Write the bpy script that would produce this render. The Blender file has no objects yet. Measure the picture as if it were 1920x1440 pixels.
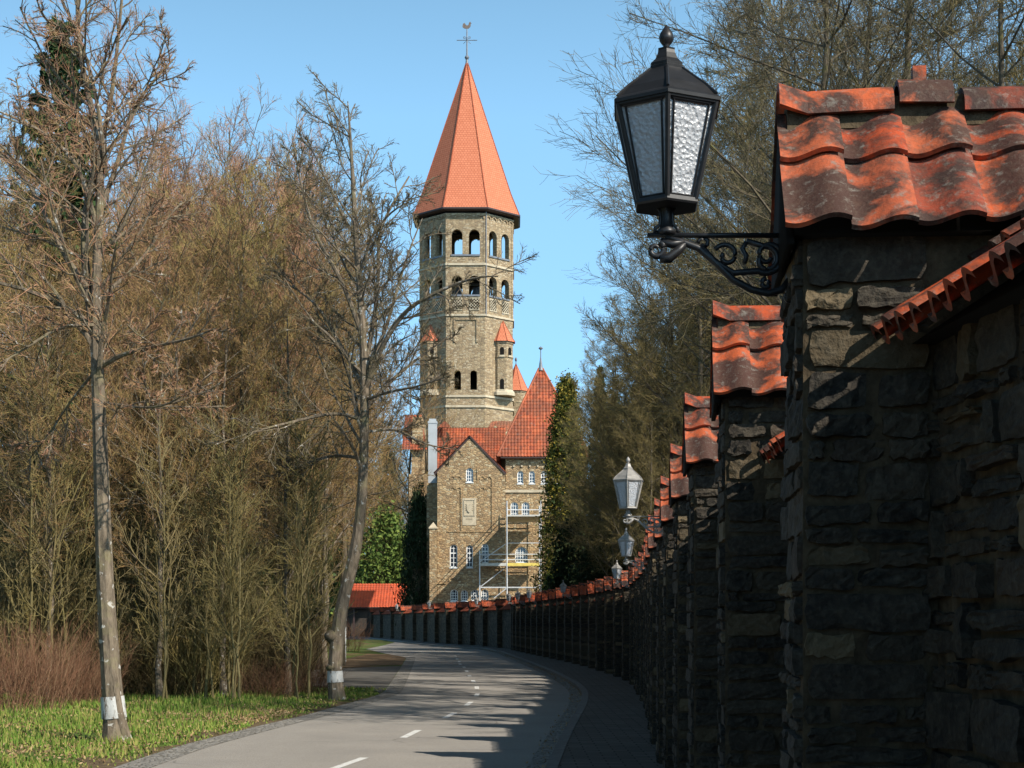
import bpy, math
import numpy as np
from mathutils import Vector, Matrix
PI = math.pi
SC = bpy.context.scene
COL = SC.collection
rng = np.random.default_rng(7)

# ---------------------------------------------------------------- camera, sky, sun, exposure
F = 3000.0; HZ = 1165.0; EYE = 2.0
cam = bpy.data.cameras.new('camera'); co = bpy.data.objects.new('camera', cam); COL.objects.link(co)
co.location = (0, 0, EYE); co.rotation_euler = (PI/2, 0, 0)
cam.sensor_width = 36; cam.lens = F/1920*36; cam.shift_y = (HZ-720)/1920
cam.clip_start = 0.1; cam.clip_end = 3000
SC.camera = co
SUN_E, SUN_T = math.radians(38.5), math.radians(42)
w = bpy.data.worlds.new('World'); SC.world = w; w.use_nodes = True
wn = w.node_tree; bg = wn.nodes['Background']
sky = wn.nodes.new('ShaderNodeTexSky'); sky.sky_type = 'NISHITA'; sky.sun_disc = False
sky.sun_elevation = SUN_E; sky.sun_rotation = PI/2+SUN_T
sky.air_density = 1.0; sky.dust_density = 0.4; sky.ozone_density = 1.6; sky.altitude = 400
tc = wn.nodes.new('ShaderNodeTexCoord'); mp = wn.nodes.new('ShaderNodeMapping'); mp.inputs['Location'].default_value = (0, 0, .34); mp.inputs['Scale'].default_value = (1, 1, .8)
wn.links.new(tc.outputs['Generated'], mp.inputs[0]); wn.links.new(mp.outputs[0], sky.inputs['Vector'])
tint = wn.nodes.new('ShaderNodeMix'); tint.data_type = 'RGBA'; tint.blend_type = 'MULTIPLY'; tint.inputs[0].default_value = 1
tint.inputs[7].default_value = (3.1, 3.75, 3.2, 1)
wn.links.new(sky.outputs[0], tint.inputs[6]); 
sxyz = wn.nodes.new('ShaderNodeSeparateXYZ'); wn.links.new(tc.outputs['Generated'], sxyz.inputs[0])
zr_ = wn.nodes.new('ShaderNodeMapRange'); zr_.inputs[1].default_value = .30; zr_.inputs[2].default_value = .68; zr_.inputs[3].default_value = 1; zr_.inputs[4].default_value = .10; wn.links.new(sxyz.outputs[2], zr_.inputs[0])
dk = wn.nodes.new('ShaderNodeVectorMath'); dk.operation = 'SCALE'; wn.links.new(tint.outputs[2], dk.inputs[0]); wn.links.new(zr_.outputs[0], dk.inputs['Scale']); wn.links.new(dk.outputs[0], bg.inputs[0]); bg.inputs[1].default_value = 0.1
sl = bpy.data.lights.new('sun', 'SUN'); so = bpy.data.objects.new('sun', sl); COL.objects.link(so)
sl.energy = 5.0; sl.angle = math.radians(0.53); sl.color = (1.0, 0.93, 0.82)
sdir = Vector((math.cos(SUN_T)*math.cos(SUN_E), -math.sin(SUN_T)*math.cos(SUN_E), math.sin(SUN_E)))
so.rotation_euler = sdir.to_track_quat('Z', 'Y').to_euler(); so.location = (30, -20, 60)
SC.view_settings.view_transform = 'Standard'; SC.view_settings.look = 'None'
SC.view_settings.exposure = 0.3; SC.view_settings.gamma = 1.0
SC.cycles.max_bounces = 5; SC.cycles.diffuse_bounces = 2; SC.cycles.transparent_max_bounces = 8

# ---------------------------------------------------------------- helpers
def at(px, py, Z): return Vector(((px-960)*Z/F, Z, EYE+(HZ-py)*Z/F))
def gz(py): return F*EYE/(py-HZ)
def ground(px, py):
    Z = gz(py); return ((px-960)*Z/F, Z)

def tag(o, label=None, cat=None, group=None, kind=None):
    if label: o['label'] = label
    if cat: o['category'] = cat
    if group: o['group'] = group
    if kind: o['kind'] = kind
    return o
def empty(name, loc=(0, 0, 0), rz=0, **k):
    o = bpy.data.objects.new(name, None); COL.objects.link(o); o.empty_display_size = .2
    o.location = loc; o.rotation_euler = (0, 0, rz); return tag(o, **k)
def obj(name, me, parent=None, loc=None, rz=None, **k):
    o = bpy.data.objects.new(name, me); COL.objects.link(o)
    if parent is not None: o.parent = parent
    if loc is not None: o.location = loc
    if rz is not None: o.rotation_euler = (0, 0, rz)
    return tag(o, **k)
def copy_tree(o, parent=None):
    c = o.copy(); COL.objects.link(c); c.parent = parent
    for ch in list(o.children): copy_tree(ch, c)
    return c

class MB:
    """collects quads/tris as numpy blocks -> one mesh"""
    def __init__(s): s.v = []; s.f = []; s.n = 0; s.c = []; s.m = []; s.uv = []
    def add(s, V, Fq, mat=0, col=None, uv=None):
        V = np.asarray(V, float).reshape(-1, 3); Fq = np.asarray(Fq, int)
        if Fq.ndim == 1: Fq = Fq[None]
        s.v.append(V); s.f.append(Fq+s.n); s.n += len(V)
        s.m.append(np.full(len(Fq), mat) if np.isscalar(mat) else np.asarray(mat))
        s.c.append(np.full(len(V), .5) if col is None else (np.full(len(V), col) if np.isscalar(col) else np.asarray(col, float)))
        s.uv.append(np.zeros((len(V), 2)) if uv is None else np.asarray(uv, float))
        return s
    def box(s, x0, x1, y0, y1, z0, z1, mat=0, col=None, M=None):
        V = np.array([(x, y, z) for z in (z0, z1) for y in (y0, y1) for x in (x0, x1)], float)
        if M is not None: V = xf(V, M)
        return s.add(V, [(0, 2, 3, 1), (4, 5, 7, 6), (0, 1, 5, 4), (2, 6, 7, 3), (0, 4, 6, 2), (1, 3, 7, 5)], mat, col)
    def prism(s, poly, d, M=None, mat=0, col=None):
        """poly: 2D (x,z) convex or not (ngon), extruded y from d[0] to d[1]"""
        n = len(poly)
        V = [(p[0], d[0], p[1]) for p in poly]+[(p[0], d[1], p[1]) for p in poly]
        V = np.array(V, float)
        if M is not None: V = xf(V, M)
        fs = [(i, (i+1) % n, (i+1) % n+n, i+n) for i in range(n)]
        s.add(V, fs, mat, col)
        o = s.n-2*n
        s.ng = getattr(s, 'ng', [])
        s.ng.append((list(range(o, o+n))[::-1], mat)); s.ng.append((list(range(o+n, o+2*n)), mat))
        return s
    def tube(s, pts, r, sides=6, mat=0, caps=True, col=None):
        P = np.asarray(pts, float)[None]; K = P.shape[1]
        R = (np.full(K, r) if np.isscalar(r) else np.asarray(r, float))[None]
        V, Q = sweep(P, R, sides); s.add(V, Q, mat, col)
        if caps:
            o = s.n-K*sides; s.ng = getattr(s, 'ng', [])
            s.ng.append((list(range(o, o+sides))[::-1], mat)); s.ng.append((list(range(s.n-sides, s.n)), mat))
        return s
    def lathe(s, prof, sides, c=(0, 0, 0), rot=0, mat=0, caps=True, col=None):
        a = rot+np.arange(sides)*2*PI/sides; pr = np.array(prof, float)
        V = np.stack([c[0]+pr[:, 0:1]*np.cos(a), c[1]+pr[:, 0:1]*np.sin(a), c[2]+np.repeat(pr[:, 1:2], sides, 1)], -1)
        K = len(pr); i = np.arange(K-1)[:, None]*sides; j = np.arange(sides)[None]; j2 = (j+1) % sides
        Q = np.stack([i+j, i+j2, i+sides+j2, i+sides+j], -1).reshape(-1, 4)
        s.add(V, Q, mat, col)
        if caps:
            o = s.n-K*sides; s.ng = getattr(s, 'ng', [])
            s.ng.append((list(range(o, o+sides))[::-1], mat)); s.ng.append((list(range(s.n-sides, s.n)), mat))
        return s
    def mesh(s, name, mats, smooth=False, uv=False):
        me = bpy.data.meshes.new(name)
        V = np.concatenate(s.v); ng = getattr(s, 'ng', [])
        loops = []; tot = []; mi = []
        for Fq, m in zip(s.f, s.m): loops.append(Fq.ravel()); tot.append(np.full(len(Fq), Fq.shape[1])); mi.append(m)
        for g, m in ng: loops.append(np.array(g)); tot.append(np.array([len(g)])); mi.append(np.array([m]))
        loops = np.concatenate(loops).astype(np.int32); tot = np.concatenate(tot).astype(np.int32); mi = np.concatenate(mi).astype(np.int32)
        st = np.concatenate([[0], np.cumsum(tot)[:-1]]).astype(np.int32)
        me.vertices.add(len(V)); me.vertices.foreach_set('co', V.astype(np.float32).ravel())
        me.loops.add(len(loops)); me.loops.foreach_set('vertex_index', loops)
        me.polygons.add(len(tot)); me.polygons.foreach_set('loop_start', st)
        me.polygons.foreach_set('loop_total', tot)
        me.polygons.foreach_set('material_index', mi)
        if smooth: me.polygons.foreach_set('use_smooth', np.ones(len(tot), bool))
        else: me.polygons.foreach_set('use_smooth', np.zeros(len(tot), bool))
        c = np.concatenate(s.c); at_ = me.attributes.new('rnd', 'FLOAT', 'POINT'); at_.data.foreach_set('value', c.astype(np.float32))
        if uv:
            u = np.concatenate(s.uv)[loops]; l = me.uv_layers.new(name='UVMap'); l.data.foreach_set('uv', u.astype(np.float32).ravel())
        for m in (mats if isinstance(mats, (list, tuple)) else [mats]): me.materials.append(m)
        me.update(calc_edges=True); me.validate()
        return me
def xf(V, M):
    A = np.array(M); return V@A[:3, :3].T+A[:3, 3]
def frame(o, u, n):
    """matrix: local x->u (horizontal), y->-n (inwards), z->up"""
    u = Vector(u).normalized(); n = Vector(n).normalized(); z = u.cross(-n)
    return Matrix(((u.x, -n.x, z.x, o[0]), (u.y, -n.y, z.y, o[1]), (u.z, -n.z, z.z, o[2]), (0, 0, 0, 1)))

def sweep(P, R, sides):
    B, K, _ = P.shape
    T = np.gradient(P, axis=1); T /= np.linalg.norm(T, axis=2, keepdims=True)+1e-9
    ref = np.where(np.abs(T[:, :1, 2:3]) > .8, np.array([1., 0, 0]), np.array([0, 0, 1.]))
    ref = np.repeat(ref, K, 1)
    A = np.cross(T, ref); A /= np.linalg.norm(A, axis=2, keepdims=True)+1e-9
    Bn = np.cross(T, A)
    a = np.arange(sides)*2*PI/sides
    V = P[:, :, None]+R[:, :, None, None]*(np.cos(a)[None, None, :, None]*A[:, :, None]+np.sin(a)[None, None, :, None]*Bn[:, :, None])
    b = np.arange(B)[:, None, None]*K*sides; k = np.arange(K-1)[None, :, None]*sides; j = np.arange(sides)[None, None]
    j2 = (j+1) % sides
    Q = np.stack([b+k+j, b+k+j2, b+k+sides+j2, b+k+sides+j], -1).reshape(-1, 4)
    return V.reshape(-1, 3), Q

# ---------------------------------------------------------------- materials
def mat(name, rough=.8, spec=.3, **kw):
    m = bpy.data.materials.new(name); m.use_nodes = True
    b = m.node_tree.nodes['Principled BSDF']; b.inputs['Roughness'].default_value = rough
    b.inputs['Specular IOR Level'].default_value = spec
    return m, N(m.node_tree, b)
class N:
    def __init__(s, t, b): s.t = t; s.b = b; s._tc = None
    def n(s, typ, **kw):
        x = s.t.nodes.new(typ)
        for k, v in kw.items():
            if k in ('in_',):
                for kk, vv in v.items():
                    if isinstance(vv, bpy.types.NodeSocket): s.t.links.new(vv, x.inputs[kk])
                    else: x.inputs[kk].default_value = vv
            else: setattr(x, k, v)
        return x
    def l(s, a, b): s.t.links.new(a, b)
    def co(s, kind='Object', scale=(1, 1, 1)):
        if s._tc is None: s._tc = s.n('ShaderNodeTexCoord')
        m = s.n('ShaderNodeMapping'); s.l(s._tc.outputs[kind], m.inputs[0]); m.inputs['Scale'].default_value = scale
        return m.outputs[0]
    def noise(s, co, scale, detail=4, rough=.6, dist=0):
        x = s.n('ShaderNodeTexNoise', in_={'Scale': scale, 'Detail': detail, 'Roughness': rough, 'Distortion': dist}); s.l(co, x.inputs['Vector'])
        return x.outputs[0]
    def ramp(s, fac, stops, interp='LINEAR'):
        r = s.n('ShaderNodeValToRGB'); cr = r.color_ramp; cr.interpolation = interp
        while len(cr.elements) < len(stops): cr.elements.new(.5)
        for e, (p, c) in zip(cr.elements, stops):
            e.position = p; e.color = (*c, 1) if len(c) == 3 else c
        s.l(fac, r.inputs[0]); return r.outputs[0]
    def mix(s, fac, a, b, blend='MIX'):
        m = s.n('ShaderNodeMix', data_type='RGBA', blend_type=blend)
        for sock, v in ((m.inputs[0], fac), (m.inputs[6], a), (m.inputs[7], b)):
            if isinstance(v, bpy.types.NodeSocket): s.l(v, sock)
            else: sock.default_value = v if not isinstance(v, tuple) or len(v) == 4 else (*v, 1)
        return m.outputs[2]
    def math(s, op, a, b=0, c=0):
        m = s.n('ShaderNodeMath', operation=op)
        for i, v in enumerate((a, b, c)):
            if isinstance(v, bpy.types.NodeSocket): s.l(v, m.inputs[i])
            else: m.inputs[i].default_value = v
        return m.outputs[0]
    def attr(s, name='rnd'):
        a = s.n('ShaderNodeAttribute'); a.attribute_name = name; return a.outputs['Fac']
    def orand(s): return s.n('ShaderNodeObjectInfo').outputs['Random']
    def color(s, c):
        if isinstance(c, tuple): s.b.inputs['Base Color'].default_value = (*c, 1)
        else: s.l(c, s.b.inputs['Base Color'])
    def bump(s, h, strength=.5, dist=.01):
        b = s.n('ShaderNodeBump', in_={'Strength': strength, 'Distance': dist}); s.l(h, b.inputs['Height']); s.l(b.outputs[0], s.b.inputs['Normal'])

def masonry_mat(name, stops, mortar=None):
    m, n = mat(name, .85, .25)
    co_ = n.co(); r = n.attr()
    base = n.ramp(r, stops, 'CONSTANT')
    nz = n.noise(co_, 9, 6, .65); nz2 = n.noise(co_, 45, 4)
    c = n.mix(n.ramp(nz, [(.35, (0, 0, 0)), (.7, (1, 1, 1))]), base, n.mix(.25, base, (.16, .13, .09, 1)))
    c = n.mix(n.math('MULTIPLY', n.ramp(nz2, [(.45, (0, 0, 0)), (.75, (1, 1, 1))]), .22), c, (.22, .19, .14, 1))
    n.color(c); n.bump(n.math('ADD', nz, n.math('MULTIPLY', nz2, .4)), .9, .025)
    return m
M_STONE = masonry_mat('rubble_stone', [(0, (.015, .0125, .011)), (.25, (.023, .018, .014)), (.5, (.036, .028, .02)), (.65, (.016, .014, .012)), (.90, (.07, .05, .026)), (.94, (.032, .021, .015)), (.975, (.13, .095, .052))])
def _mortar():
    m, n = mat('mortar', .95, .1); co_ = n.co(); nz = n.noise(co_, 14, 6)
    n.color(n.ramp(nz, [(.3, (.035, .026, .017)), (.7, (.115, .085, .052))])); n.bump(nz, .8, .03); return m
M_MORTAR = _mortar()
def _farstone(name, cols, mort, sc=(3.0, 3.0, 6.2)):
    m, n = mat(name, .9, .15)
    co_ = n.co('Object', sc); warp = n.noise(n.co(), 1.4, 3)
    cw = n.mix(.07, co_, n.n('ShaderNodeTexNoise', in_={'Scale': 2.0, 'Vector': co_}).outputs[1])
    v = n.n('ShaderNodeTexVoronoi', in_={'Scale': 1.0, 'Randomness': .85}); n.l(cw, v.inputs['Vector'])
    e = n.n('ShaderNodeTexVoronoi', feature='DISTANCE_TO_EDGE', in_={'Scale': 1.0, 'Randomness': .85}); n.l(cw, e.inputs['Vector'])
    sep = n.n('ShaderNodeSeparateColor'); n.l(v.outputs['Color'], sep.inputs[0])
    c = n.ramp(sep.outputs[0], cols, 'CONSTANT')
    c = n.mix(n.ramp(e.outputs[0], [(.02, (1, 1, 1)), (.09, (0, 0, 0))]), c, (*mort, 1))
    c = n.mix(n.math('MULTIPLY', n.ramp(warp, [(.35, (0, 0, 0)), (.7, (1, 1, 1))]), .35), c, (.13, .10, .065, 1))
    n.color(c); n.bump(n.ramp(e.outputs[0], [(.0, (0, 0, 0)), (.15, (1, 1, 1))]), .7, .05)
    return m
M_FAR = _farstone('abbey_rubble', [(0, (.47, .315, .165)), (.2, (.37, .24, .125)), (.38, (.53, .375, .205)), (.55, (.42, .28, .155)), (.7, (.29, .20, .115)), (.83, (.54, .43, .27))], (.25, .18, .11))
M_TOWER = _farstone('tower_rubble', [(0, (.42, .31, .185)), (.2, (.34, .245, .145)), (.38, (.48, .365, .225)), (.55, (.40, .285, .17)), (.7, (.28, .205, .13)), (.83, (.50, .40, .27))], (.26, .20, .13))
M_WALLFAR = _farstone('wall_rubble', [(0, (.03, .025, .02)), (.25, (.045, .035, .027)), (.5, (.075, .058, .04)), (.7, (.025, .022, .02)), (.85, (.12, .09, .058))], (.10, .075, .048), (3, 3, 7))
def simple(name, c, rough=.8, spec=.3, var=.25, sc=3.0, bump=0, metal=0):
    m, n = mat(name, rough, spec); co_ = n.co(); nz = n.noise(co_, sc, 5)
    d = tuple(x*(1-var) for x in c); u = tuple(min(1, x*(1+var)) for x in c)
    n.color(n.ramp(nz, [(.3, d), (.7, u)]))
    if bump: n.bump(nz, bump, .01)
    n.b.inputs['Metallic'].default_value = metal
    return m
M_TRIM = simple('pale_trim', (.50, .42, .30), .8, .2, .2, 2)
M_WHITE = simple('white_frame', (.80, .80, .78), .5, .4, .05)
M_PANE = simple('window_glass', (.03, .04, .055), .06, .8, .3)
M_DARK = simple('dark_opening', (.012, .011, .010), .9, .1, .1)
M_LEAD = simple('lead_grey', (.16, .17, .19), .5, .5, .2)
M_GUTTER = simple('gutter_dark', (.06, .035, .03), .5, .4, .2)
M_ZINC = simple('galvanised_steel', (.55, .56, .57), .45, .5, .12, 6)
M_YELL = simple('yellow_board', (.72, .56, .14), .7, .2, .15)
M_BOARD = simple('scaffold_board', (.55, .53, .48), .7, .2, .15)
M_PLASTER = simple('pale_render', (.42, .44, .45), .85, .2, .1, .8)
def _tile(name, cols, patch, amt, sc=2.2):
    m, n = mat(name, .7, .3); co_ = n.co(); r = n.attr()
    base = n.ramp(r, cols)
    p1 = n.noise(co_, sc, 7, .62, .4); p2 = n.noise(co_, sc*7, 6, .7)
    f = n.math('MULTIPLY', n.ramp(p1, [(.43, (0, 0, 0)), (.52, (1, 1, 1))]), amt)
    c = n.mix(f, base, patch)
    f2 = n.math('MULTIPLY', n.ramp(p2, [(.55, (0, 0, 0)), (.68, (1, 1, 1))]), amt*.8)
    c = n.mix(f2, c, (.22, .20, .17, 1))
    pf = n.noise(co_, 60, 4, .7); c = n.mix(n.math('MULTIPLY', n.ramp(pf, [(.5, (0, 0, 0)), (.62, (1, 1, 1))]), .35*amt), c, (.12, .09, .065, 1))
    ps = n.noise(n.co('Object', (9, 9, 1.2)), 2.2, 5, .7); c = n.mix(n.math('MULTIPLY', n.ramp(ps, [(.5, (0, 0, 0)), (.66, (1, 1, 1))]), .5*amt), c, (.09, .045, .03, 1))
    n.color(c); n.bump(n.math('ADD', p2, pf), .5, .007)
    return m
M_TILE = _tile('weathered_pantile', [(0, (.42, .062, .018)), (.3, (.52, .09, .024)), (.6, (.47, .11, .045)), (.8, (.30, .055, .025)), (1, (.24, .05, .028))], (.030, .024, .021, 1), .92, 4.0)
M_TILEW = _tile('sunlit_far_pantile', [(0, (.46, .075, .022)), (.4, (.60, .11, .03)), (.8, (.52, .10, .035)), (1, (.34, .06, .025))], (.12, .05, .035, 1), .55, 3.0)  # brighter tile copy, sun on the far caps put into its colour
M_TILEF = _tile('abbey_pantile', [(0, (.43, .095, .038)), (.5, (.53, .13, .052)), (.8, (.42, .085, .035)), (1, (.30, .07, .035))], (.17, .06, .035, 1), .6, .55)
M_TILEG = _tile('new_red_pantile', [(0, (.60, .095, .035)), (.5, (.72, .13, .05)), (1, (.54, .085, .035))], (.42, .08, .04, 1), .5, .5)
def _spire():
    m, n = mat('plain_roof_tile', .75, .25)
    uv = n.n('ShaderNodeTexCoord').outputs['UV']
    b = n.n('ShaderNodeTexBrick', offset=.5, in_={'Scale': 1.0, 'Mortar Size': .035, 'Mortar Smooth': .6, 'Brick Width': .34, 'Row Height': .30, 'Color1': (.62, .21, .11, 1), 'Color2': (.54, .17, .085, 1), 'Mortar': (.38, .10, .05, 1), 'Bias': -.1})
    n.l(uv, b.inputs['Vector']); nz = n.noise(n.co(), .5, 5)
    n.color(n.mix(n.math('MULTIPLY', nz, .35), b.outputs[0], (.50, .15, .08, 1)))
    inv = n.math('SUBTRACT', 1, b.outputs[1]); n.bump(inv, .5, .04); return m
M_SPIRE = _spire()
def _bark(name, c0, c1, lichen, lam, white=0, sc=6, mossy=0):
    m, n = mat(name, .9, .15); co_ = n.co('Object', (1, 1, .25)); co2 = n.co()
    a = n.noise(co_, sc, 6, .7); l = n.noise(co2, 2.6, 5, .6)
    c = n.ramp(a, [(.3, c0), (.7, c1)])
    c = n.mix(n.math('MULTIPLY', n.ramp(l, [(.52, (0, 0, 0)), (.66, (1, 1, 1))]), lam), c, (*lichen, 1))
    if white:
        wv = n.noise(co2, 7, 3); c = n.mix(n.math('MULTIPLY', n.ramp(wv, [(.62, (0, 0, 0)), (.67, (1, 1, 1))]), white), c, (.55, .53, .48, 1))
    n.color(c); n.bump(a, .9, .03); return m
M_BARK = _bark('grey_bark', (.07, .055, .04), (.27, .215, .155), (.22, .20, .10), .5, .75, 14)
M_BARKD = _bark('mossy_bark', (.06, .05, .035), (.17, .135, .095), (.16, .15, .05), .7, .25, 10)
def _wb():
    m, n = mat('white_paint_band', .85, .2); a = n.noise(n.co('Object', (1, 1, .4)), 11, 6, .7); b = n.noise(n.co(), 3, 4)
    n.color(n.mix(n.ramp(a, [(.52, (0, 0, 0)), (.60, (1, 1, 1))]), n.ramp(b, [(.3, (.42, .42, .40)), (.7, (.64, .64, .62))]), (.17, .14, .11, 1))); n.bump(a, .9, .03); return m
M_WBAND = _wb()
def _twig(name, stops, sat=1):
    m, n = mat(name, .8, .2); r = n.attr(); o = n.orand()
    f = n.math('FRACT', n.math('ADD', r, n.math('MULTIPLY', o, .25)))
    n.color(n.ramp(f, stops)); return m
M_TWIG = _twig('brown_twigs', [(0, (.14, .085, .035)), (.3, (.28, .16, .075)), (.55, (.40, .28, .11)), (.75, (.20, .155, .055)), (1, (.44, .25, .13))])
M_UNDER = _twig('dark_undergrowth', [(0, (.05, .035, .018)), (.5, (.10, .07, .03)), (.8, (.14, .10, .04)), (1, (.24, .17, .08))])
M_TWIGR = _twig('reddish_twigs', [(0, (.30, .15, .10)), (.4, (.40, .22, .13)), (.7, (.36, .26, .12)), (1, (.42, .20, .15))])
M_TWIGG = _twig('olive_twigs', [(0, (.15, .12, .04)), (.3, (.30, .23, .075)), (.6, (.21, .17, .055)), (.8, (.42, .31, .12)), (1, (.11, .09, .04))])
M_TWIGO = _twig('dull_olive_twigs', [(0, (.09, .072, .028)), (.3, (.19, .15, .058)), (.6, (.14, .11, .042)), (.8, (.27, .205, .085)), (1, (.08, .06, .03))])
M_TWIGD = _twig('dark_twigs', [(0, (.09, .075, .05)), (.5, (.15, .12, .075)), (1, (.20, .17, .08))])
M_SAPL = _twig('pale_sapling_stems', [(0, (.09, .07, .03)), (.4, (.22, .165, .08)), (.7, (.15, .125, .05)), (1, (.38, .30, .18))])
M_REDB = _twig('red_brown_stems', [(0, (.10, .05, .03)), (.5, (.19, .09, .05)), (1, (.22, .14, .08))])
M_NEED = _twig('spruce_needles', [(0, (.018, .040, .014)), (.5, (.032, .065, .02)), (1, (.05, .085, .028))])
M_GOLD = _twig('golden_cypress_leaves', [(0, (.018, .035, .010)), (.35, (.035, .055, .014)), (.6, (.09, .10, .018)), (.8, (.20, .16, .025)), (1, (.30, .22, .035))])
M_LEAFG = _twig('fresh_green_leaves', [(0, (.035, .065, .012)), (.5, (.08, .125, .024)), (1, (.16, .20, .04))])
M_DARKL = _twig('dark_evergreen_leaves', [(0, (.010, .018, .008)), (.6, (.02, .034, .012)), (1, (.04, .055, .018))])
def _asphalt():
    m, n = mat('worn_asphalt', .85, .35); co_ = n.co(); a = n.noise(co_, 60, 3); b = n.noise(co_, .5, 5); c2 = n.noise(n.co('Object', (1.2, .18, 1)), 1.1, 4)
    c = n.ramp(a, [(.3, (.20, .180, .157)), (.7, (.42, .385, .34))])
    c = n.mix(n.math('MULTIPLY', n.ramp(b, [(.35, (0, 0, 0)), (.7, (1, 1, 1))]), .5), c, (.20, .185, .17, 1))
    c = n.mix(n.math('MULTIPLY', n.ramp(c2, [(.5, (0, 0, 0)), (.7, (1, 1, 1))]), .3), c, (.33, .31, .28, 1))
    cr = n.n('ShaderNodeTexVoronoi', feature='DISTANCE_TO_EDGE', in_={'Scale': .42, 'Randomness': 1.0}); wv = n.mix(.25, n.co(), n.n('ShaderNodeTexNoise', in_={'Scale': 1.5, 'Detail': 6.0, 'Vector': n.co()}).outputs[1]); n.l(wv, cr.inputs['Vector'])
    ck = n.math('MULTIPLY', n.ramp(cr.outputs[0], [(.0, (1, 1, 1)), (.006, (0, 0, 0))]), n.ramp(b, [(.5, (0, 0, 0)), (.6, (1, 1, 1))])); c = n.mix(n.math('MULTIPLY', ck, .7), c, (.07, .06, .05, 1))
    sp = n.noise(n.co(), 170, 2); c = n.mix(n.math('MULTIPLY', n.ramp(sp, [(.58, (0, 0, 0)), (.66, (1, 1, 1))]), .5), c, (.55, .50, .44, 1))
    n.color(c); n.bump(a, .5, .008); return m
M_ASPH = _asphalt()
M_DRIVE = simple('dark_asphalt', (.12, .112, .10), .9, .2, .3, 2)
def _paving():
    m, n = mat('pavement_slabs', .9, .2); co_ = n.co()
    b = n.n('ShaderNodeTexBrick', in_={'Scale': 1.0, 'Mortar Size': .012, 'Brick Width': .42, 'Row Height': .22, 'Color1': (.16, .145, .13, 1), 'Color2': (.10, .09, .08, 1), 'Mortar': (.03, .026, .02, 1)})
    n.l(co_, b.inputs['Vector']); a = n.noise(co_, 3, 6)
    n.color(n.mix(n.math('MULTIPLY', a, .5), b.outputs[0], (.08, .065, .045, 1))); n.bump(a, .5, .01); return m
M_PAVE = _paving()
def _cobble(name, c0, c1, mortar, s=9):
    m, n = mat(name, .85, .25); co_ = n.co()
    e = n.n('ShaderNodeTexVoronoi', feature='DISTANCE_TO_EDGE', in_={'Scale': s}); n.l(co_, e.inputs['Vector'])
    v = n.n('ShaderNodeTexVoronoi', in_={'Scale': s}); n.l(co_, v.inputs['Vector'])
    sp = n.n('ShaderNodeSeparateColor'); n.l(v.outputs[1], sp.inputs[0])
    c = n.mix(n.ramp(e.outputs[0], [(.02, (1, 1, 1)), (.08, (0, 0, 0))]), n.ramp(sp.outputs[0], [(0, c0), (1, c1)]), (*mortar, 1))
    n.color(c); n.bump(n.ramp(e.outputs[0], [(0, (0, 0, 0)), (.2, (1, 1, 1))]), .8, .02); return m
M_COB = _cobble('cobble_gutter', (.20, .19, .175), (.33, .31, .28), (.11, .095, .07))
M_KERB = simple('kerb_granite', (.15, .14, .125), .8, .3, .3, 6, .3)
def _paint():
    m, n = mat('worn_road_paint', .7, .3); a = n.noise(n.co(), 9, 7, .75); b = n.noise(n.co(), 40, 3)
    n.color(n.mix(n.ramp(a, [(.54, (0, 0, 0)), (.62, (1, 1, 1))]), n.ramp(b, [(.3, (.60, .59, .56)), (.7, (.78, .77, .74))]), (.38, .35, .31, 1))); return m
M_PAINT = _paint()
def _ground():
    m, n = mat('verge_soil_and_grass', .95, .1); co_ = n.co(); a = n.noise(co_, .35, 5); b = n.noise(co_, 8, 6, .7)
    g = n.ramp(b, [(.3, (.04, .065, .015)), (.55, (.10, .15, .03)), (.75, (.22, .19, .09))])
    d = n.ramp(b, [(.3, (.07, .045, .025)), (.55, (.17, .11, .06)), (.75, (.28, .20, .12))])
    n.color(n.mix(n.ramp(a, [(.5, (0, 0, 0)), (.62, (1, 1, 1))]), g, d)); n.bump(b, .7, .04); return m
M_GROUND = _ground()
def _litter():
    m, n = mat('woodland_leaf_litter', .95, .1); co_ = n.co(); a = n.noise(co_, .6, 5); b = n.noise(co_, 7, 6, .75)
    c = n.ramp(b, [(.3, (.035, .025, .014)), (.55, (.10, .065, .035)), (.75, (.20, .13, .075))])
    n.color(n.mix(n.ramp(a, [(.5, (0, 0, 0)), (.65, (1, 1, 1))]), c, (.05, .07, .02, 1))); n.bump(b, .8, .08); return m
M_LITTER = _litter()
M_BLADE = _twig('grass_blades', [(0, (.05, .11, .015)), (.35, (.10, .18, .025)), (.6, (.17, .24, .04)), (.78, (.24, .25, .06)), (1, (.36, .27, .11))])
M_DRYL = _twig('dry_leaves', [(0, (.16, .10, .05)), (.5, (.28, .18, .09)), (1, (.44, .31, .18))])
def metal(name, c, rough, var=.25):
    m, n = mat(name, rough, .5); co_ = n.co(); a = n.noise(co_, 25, 5)
    n.color(n.ramp(a, [(.3, tuple(x*(1-var) for x in c)), (.7, tuple(x*(1+var) for x in c))])); n.b.inputs['Metallic'].default_value = .25
    n.bump(a, .15, .003); return m
M_IRON = metal('black_iron', (.022, .022, .024), .42)
M_IRONG = metal('pale_grey_iron', (.30, .28, .255), .55)  # paler iron colour used for the distant lanterns
def _lglass(name, c, tr):
    m, n = mat(name, .22, .8); co_ = n.co()
    v = n.n('ShaderNodeTexVoronoi', in_={'Scale': 75.0}); n.l(co_, v.inputs[0]); a = n.noise(co_, 90, 2)
    n.color(c); n.b.inputs['Transmission Weight'].default_value = tr; n.b.inputs['IOR'].default_value = 1.4
    n.bump(n.math('ADD', v.outputs[0], a), .9, .006); return m
M_LGLASS = _lglass('frosted_lamp_glass', (.66, .67, .70), .42)
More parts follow.
